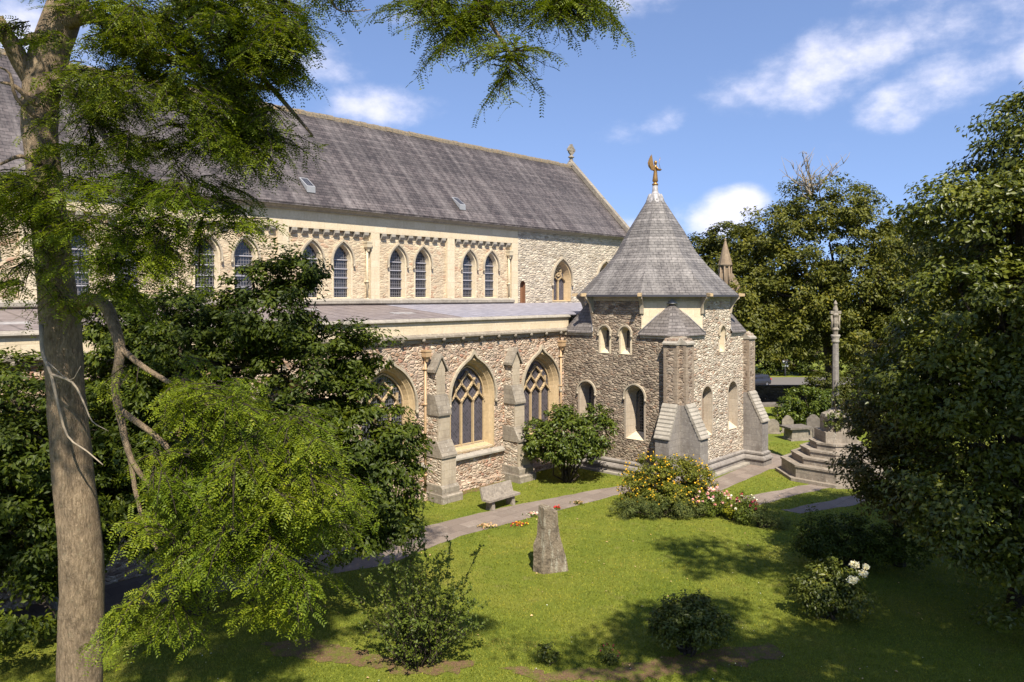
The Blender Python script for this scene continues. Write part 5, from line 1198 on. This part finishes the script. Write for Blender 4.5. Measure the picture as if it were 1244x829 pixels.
# ================================================================ OBJECTS IN THE CHURCHYARD
# ---- standing stone
t = NT('lichen_stone', .93, .15); o = t.coord('Object'); a = t.noise(o, 3.2, 7, .72); b = t.noise(t.coord('Object', (3, 3, .7)), 2.2, 6, .7); d_ = t.noise(o, 17, 5, .75)
c = t.ramp(a, [(.32, (.075, .06, .044)), (.5, (.19, .15, .105)), (.68, (.27, .22, .155))])
c = t.mix(t.math('MULTIPLY', t.ramp(b, [(.55, (0, 0, 0)), (.63, (1, 1, 1))]), .7), c, (.36, .335, .26))
c = t.mix(.7, c, t.ramp(d_, [(.3, (.55, .55, .55)), (.7, (1.4, 1.4, 1.35))]), 'MULTIPLY')
t.base(c); t.bump(t.math('ADD', a, t.math('MULTIPLY', d_, .6)), .9, .09); M['stone'] = t.m
s1 = np.array(G(668, 694)); mb = MB(); gst = np.random.default_rng(9)
st = thing('standing_stone', 'tall weathered standing stone with a chipped slanting top alone on the lawn', 'standing stone', tuple(s1))
lev = []; nz_ = 26
for i in range(nz_+1):
    f_ = i/nz_; z = f_*2.16
    x0 = np.interp(z, [0, .9, 1.3, 2.2], [-.55, -.54, -.42, -.36]); x1 = np.interp(z, [0, .35, .8, 1.2, 1.6, 2.2], [.62, .56, .45, .33, .27, .25]); xm = np.interp(z, [0, 2.2], [-.22, -.20])
    dp = np.interp(z, [0, 2.2], [.42, .26])
    P4 = [(x0, -.05), (xm, -.30), (x1, -.02), (x1-.10, dp*.9), (x0+.10, dp)]
    ring_ = []
    for k in range(5):
        a, b = np.array(P4[k]), np.array(P4[(k+1) % 5])
        for j in range(6): ring_.append(a+(b-a)*j/6)
    ring_ = np.array(ring_); nn_ = gst.normal(size=(30,))*.012
    ring_ = ring_*(1+nn_[:, None]); zt = z
    zz = z*np.ones(30)
    if i >= nz_-3: zz = zz-np.clip((ring_[:, 0]-(-.22))*.42, -.1, .22)*((i-nz_+4)/4)+gst.normal(size=30)*.02
    lev.append(np.column_stack([ring_, zz-.05]))
vs_ = [tuple(s1+p) for l__ in lev for p in l__]
mb.mesh(vs_, [(i*30+k, i*30+(k+1) % 30, (i+1)*30+(k+1) % 30, (i+1)*30+k) for i in range(nz_) for k in range(30)]+[tuple(nz_*30+k for k in range(30))], 0, False)
mb.build('stone_slab', M['stone'], st)

# ---- stone bench
M['bench'] = m_plain('bench_stone', (.24, .205, .165), .92, .15, .45, 9, 0, .6)
bc = W(-12.05, -.08); be = thing('stone_bench', 'weathered grey stone bench on the grass between two buttresses, facing the path', 'bench', tuple(bc), CA)
mb = MB(); mb.box(-.95, .95, -.26, .20, .40, .49); mb.build('seat', M['bench'], be)
mb = MB(); mb.prism([(.14, .47), (.24, .47), (.36, .93), (.28, .94)], lambda a, b, d: (d, a, b), -.93, .93); mb.build('backrest', M['bench'], be)
for x in (-.62, .62):
    mb = MB(); mb.prism([(-.20, -.05), (.22, -.05), (.16, .40), (-.15, .40)], lambda a, b, d: (d, a, b), x-.08, x+.08); mb.build('leg', M['bench'], be)

# ---- bunches of flowers at the edge of the path
for px, py, lab, cols, wd in ((592, 641, 'faded tan dried flower bunch on the lawn edge of the path', ['pet_dr', 'pet_dr'], .42), (632, 639, 'dark red and yellow flower bunch on the grass by the path', ['pet_r', 'pet_y', 'pet_m'], .32),
                              (648, 627, 'white and pink flower bunch at the path edge left of the standing stone', ['pet_w', 'pet_p'], .26), (677, 619, 'little red flower bunch just right of the standing stone top', ['pet_r'], .14), (703, 613, 'small brown flower bunch furthest along the path edge', ['pet_dr', 'lf_yell'], .18)):
    p = np.array(G(px, py)); th = thing('flower_bunch', lab, 'flowers', tuple(p), 0, 'flower bunches along the path')
    for m_ in cols:
        q_ = p+gs.normal(size=(16, 3))*np.array([wd*.5, wd*.3, .03])+np.array([0, 0, .09]); blooms(th, 'blossoms', q_, .04, M[m_], gs, 5)
    q_ = p+gs.normal(size=(26, 3))*np.array([wd*.5, wd*.35, .02])+np.array([0, 0, .05]); blooms(th, 'leaves', q_, .05, M['lf_shrub'], gs, 3)

# ---- stepped calvary cross
M['step'] = m_ashlar('step_stone', (.25, .21, .165), (.32, .27, .215), (.15, .125, .10), .9, .4, .7, (.10, .085, .065), .35)
cc = Vector((16.15, 37.8, 0)); cr = thing('churchyard_cross', 'tall slender stone cross shaft on five octagonal steps beside the big right-hand tree', 'cross', tuple(cc))
z = -.1
for r_, z0, z1 in ((2.40, .12, .75), (1.95, .75, 1.10), (1.55, 1.10, 1.42), (1.15, 1.42, 1.76)):
    mb = MB(); nseg = 8
    P0 = [(cc.x+x, cc.y+y) for x, y, _ in octo(r_-.05, 0)]; P1 = [(cc.x+x, cc.y+y) for x, y, _ in octo(r_, 0)]
    mb.prism(P0, lambda a, b, d: (a, b, d), z0-.15, z1-.09); mb.prism(P1, lambda a, b, d: (a, b, d), z1-.092, z1)
    mb.build('step', M['step'], cr)
mb = MB(); P0 = [(cc.x+x, cc.y+y) for x, y, _ in octo(2.62, 0)]; mb.prism(P0, lambda a, b, d: (a, b, d), -.1, .15); mb.build('step', M['step'], cr)
mb = MB(); mb.box(cc.x-.78, cc.x+.78, cc.y-.7, cc.y+.7, 1.76, 2.28); mb.build('plinth', M['step'], cr)
mb = MB(); mb.box(cc.x-.58, cc.x+.58, cc.y-.5, cc.y+.5, 2.28, 2.95); mb.lathe([(.70, 2.95), (.66, 3.1), (.45, 3.2), (.30, 3.32)], (cc.x, cc.y, 0), 8, 0, False, R(22.5)); mb.build('socket_stone', M['ash_dark'], cr)
mb = MB(); mb.lathe([(.20, 3.3), (.17, 4.2), (.145, 6.65)], (cc.x, cc.y, 0), 8, 0, False, R(22.5)); mb.build('shaft', M['ash_lilac'], cr)
mb = MB(); mb.lathe([(.15, 6.62), (.19, 6.68), (.19, 6.74), (.16, 6.8), (.20, 6.92), (.23, 7.0), (.20, 7.04)], (cc.x, cc.y, 0), 12); mb.build('capital', M['ash_grey'], cr)
mb = MB(); mb.lathe([(.12, 7.04), (.13, 7.2), (.19, 7.3), (.11, 7.4), (.15, 7.6), (.12, 7.9), (.17, 8.02), (.10, 8.12), (.13, 8.3), (.07, 8.5), (.10, 8.58), (.02, 8.75)], (cc.x, cc.y, 0), 8, 0, False)
mb.box(cc.x-.26, cc.x+.26, cc.y-.07, cc.y+.07, 8.08, 8.22)
for sg in (-1, 1): mb.tube([(cc.x+sg*.2, cc.y, 7.25), (cc.x+sg*.17, cc.y, 7.65), (cc.x+sg*.2, cc.y, 8.0)], .05, 6)
mb.build('carved_head', M['ash_dark'], cr)
vin = thing('climbing_vine', 'straggling leafy vine climbing over the socket of the cross shaft', 'vine', (cc.x-.45, cc.y-.55, 2.3))
arr, cl = crown_leaves([(cc.x-.3, cc.y-.55, 2.9, .55, .18, .5), (cc.x+.25, cc.y-.5, 3.2, .4, .2, .5), (cc.x, cc.y-.22, 3.9, .2, .2, .8)], 60, .16, 20, .13, gs, .5, .4, .2, .3, .8)
np_mesh('foliage', *arr, M['lf_bush'], vin); mb = MB()
for i in range(9): p = curve((cc.x+gs.normal()*.4, cc.y-.58, 2.3), cl[i*5], .05, gs, 6, .5); mb.tube([tuple(q_) for q_ in p], .02, 5)
mb.build('stem', M['bark_d'], vin)

# ---- tombs and headstones
M['tomb'] = m_plain('tomb_stone', (.21, .18, .14), .93, .15, .4, 5, 0, .6); M['tombd'] = m_plain('tomb_stone_dark', (.14, .12, .10), .93, .15, .4, 5, 0, .6)
tp_ = Vector((17.75, 47.3, 0)); tb = thing('chest_tomb', 'low stone chest tomb with a flat overhanging slab behind the cross steps', 'tomb', tuple(tp_), R(14))
mb = MB(); mb.prism([(-.62, 0), (.62, 0), (.55, .72), (-.55, .72)], lambda a, b, d: (a, d, b), -.42, .42); mb.box(-.7, .7, -.5, .5, -.1, .1); mb.build('chest', M['tomb'], tb)
mb = MB(); mb.box(-.80, .80, -.60, .60, .722, .84); mb.build('slab', M['tombd'], tb)
tp2 = Vector((19.0, 56.4, 0)); tb = thing('table_tomb', 'table tomb on stone legs in front of the road wall beside the chapter house buttress', 'tomb', tuple(tp2), R(10))
mb = MB(); mb.box(-1.0, 1.0, -.6, .6, .78, .95); mb.build('slab', M['tombd'], tb)
for x in (-.75, .75):
    mb = MB(); mb.lathe([(.2, -.1), (.2, .1), (.12, .2), (.14, .65), (.22, .78)], (x, 0, 0), 8); mb.build('leg', M['tombd'], tb)
def headstone(p, w_, h, lab, style, rz=0, mat='tomb', lean=0):
    th = thing('headstone', lab, 'headstone', tuple(p), rz, 'headstones behind the cross')
    if style == 'round': o_ = [(-w_/2, -.1), (w_/2, -.1), (w_/2, h-w_/2)]+[(w_/2*math.cos(a), h-w_/2+w_/2*math.sin(a)) for a in np.linspace(.2, math.pi-.2, 9)]+[(-w_/2, h-w_/2)]
    elif style == 'shoulder': o_ = [(-w_/2, -.1), (w_/2, -.1), (w_/2, h*.78), (w_*.38, h*.86)]+[(w_*.34*math.cos(a), h*.82+h*.18*math.sin(a)) for a in np.linspace(.3, math.pi-.3, 8)]+[(-w_*.38, h*.86), (-w_/2, h*.78)]
    else: o_ = [(-w_/2, -.1), (w_/2, -.1), (w_/2, h*.72), (w_*.2, h*.95), (0, h), (-w_*.2, h*.95), (-w_/2, h*.72)]
    mb = MB(); mb.prism(o_, lambda a, b, d: (a, d+b*lean, b), -.07, .07); mb.build('slab', M[mat], th)
    mb = MB(); mb.box(-w_/2-.08, w_/2+.08, -.14, .14, -.1, .09); mb.build('base', M[mat], th)
headstone(G(939, 527), .8, .95, 'short round-topped headstone beside the chapter house buttress', 'round', R(-10))
headstone(G(957, 526), .72, 1.15, 'pointed pale headstone behind the chest tomb', 'point', R(-10))
headstone(G(988, 529), .85, 1.35, 'tall lichen-spotted headstone with shoulders left of the cross socket', 'shoulder', R(-8), 'tombd', -.05)
headstone(G(982, 534), .45, .6, 'small round-topped footstone in front of the tall shouldered headstone', 'round', R(-8))
headstone(G(992, 533), .45, .75, 'small dark footstone between the tall headstone and the cross steps', 'round', R(-12), 'tombd')

# ---- road wall, car, sign
M['wall_shade'] = m_rubble('road_wall_shaded_stone', [(0, (.05, .043, .035)), (.5, (.09, .075, .06)), (1, (.13, .11, .085))], (2, 2, 4), (.06, .05, .04), .6, .8)  # tree shade over the wall is put into these dark stone colours
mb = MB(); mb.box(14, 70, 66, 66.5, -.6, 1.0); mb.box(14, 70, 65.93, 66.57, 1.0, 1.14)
tag(mb.build('churchyard_wall', M['wall_shade']), 'stone boundary wall, tree shade put into its dark colour, between the headstones and the road', 'wall')
M['carp'] = m_plain('car_paint', (.022, .022, .028), .25, .6, .05); M['tyre'] = m_plain('tyre', (.015, .015, .015), .8); M['rim'] = m_plain('rim', (.3, .3, .32), .35, .5, .1, 5, .8)
M['cglass'] = m_plain('car_glass', (.02, .022, .026), .08, .6, .02); M['tail'] = m_plain('tail_lamp', (.45, .01, .01), .3, .5, .05); M['plate'] = m_plain('plate', (.62, .47, .02), .5, .3, .02)
cp = Vector((31.2, 97.5, -2.68)); car = thing('parked_car', 'dark grey parked estate car seen from its rear quarter on the road beyond the wall', 'car', tuple(cp), R(205))
mb = MB()                                                           # car faces local +x ; rear towards -x
def carloft(sections, m=0):
    n = len(sections[0]); vs_ = [p for s_ in sections for p in s_]
    mb.mesh(vs_, [(i*n+k, i*n+(k+1) % n, (i+1)*n+(k+1) % n, (i+1)*n+k) for i in range(len(sections)-1) for k in range(n)]+[tuple(reversed(range(n))), tuple((len(sections)-1)*n+k for k in range(n))], m)
def sec(x, zb, zt, hw, tw): return [(x, -hw*.94, zb), (x, hw*.94, zb), (x, hw, zb+.25), (x, hw*.98, (zb+zt)/2+.1), (x, tw, zt), (x, -tw, zt), (x, -hw*.98, (zb+zt)/2+.1), (x, -hw, zb+.25)]
carloft([sec(-2.15, .38, .92, .74, .70), sec(-2.05, .28, 1.0, .84, .76), sec(-1.3, .24, 1.02, .89, .80), sec(.6, .22, 1.0, .89, .80), sec(1.4, .24, .90, .87, .74), sec(2.0, .28, .76, .80, .62), sec(2.15, .36, .62, .68, .5)])
mb.build('body', M['carp'], car); mb = MB()
carloft([sec(-2.0, .98, 1.06, .70, .66), sec(-1.75, .98, 1.45, .74, .58), sec(-.6, .98, 1.52, .76, .60), sec(.3, .98, 1.47, .75, .58), sec(1.15, .96, 1.0, .70, .66)]); cab = mb.build('cabin', M['carp'], car)
for sg in (-1, 1):
    mb = MB()
    for x0, x1 in ((-1.62, -.72), (-.62, .25)):
        mb.face([(x0, sg*.765, 1.04), (x1, sg*.775, 1.04), (x1-.03, sg*.665, 1.40), (x0+.05, sg*.66, 1.40)])
    mb.build('side_window', M['cglass'], cab)
    mb = MB(); mb.box(-2.17, -1.98, sg*.56, sg*.79, .78, .97); mb.build('tail_light', M['tail'], car)
mb = MB(); mb.face([(-2.005, -.60, 1.09), (-2.005, .60, 1.09), (-1.80, .52, 1.42), (-1.80, -.52, 1.42)]); mb.build('rear_window', M['cglass'], cab)
mb = MB(); mb.box(-2.19, -2.13, -.26, .26, .60, .72); mb.build('number_plate', M['plate'], car)
for x in (-1.32, 1.32):
    for sg in (-1, 1):
        mb = MB(); pr_ = [(.20, -.11), (.30, -.11), (.325, -.06), (.325, .06), (.30, .11), (.20, .11)]
        q = len(pr_); nn = 18
        vs_ = [(x+r_*math.cos(2*math.pi*k/nn), sg*.80+y, .325+r_*math.sin(2*math.pi*k/nn)) for r_, y in pr_ for k in range(nn)]
        mb.mesh(vs_, [(i*nn+k, i*nn+(k+1) % nn, (i+1)*nn+(k+1) % nn, (i+1)*nn+k) for i in range(q-1) for k in range(nn)]); wh = mb.build('wheel', M['tyre'], car)
        mb = MB(); mb.mesh([(x+.21*math.cos(2*math.pi*k/nn), sg*.89, .325+.21*math.sin(2*math.pi*k/nn)) for k in range(nn)]+[(x, sg*.87, .325)], [(k, (k+1) % nn, nn) for k in range(nn)]); mb.build('rim', M['rim'], wh)
sg_ = thing('notice_sign', 'small pale notice board on a post in the shade beyond the road', 'sign', (39.5, 109.5, -2.7))
mb = MB(); mb.box(39.45, 39.55, 109.45, 109.55, -2.8, -.3); mb.build('post', M['gutter'], sg_)
mb = MB(); mb.box(39.1, 39.9, 109.38, 109.43, -1.3, -.3); mb.build('board', m_plain('pale_board', (.45, .47, .50), .5), sg_)
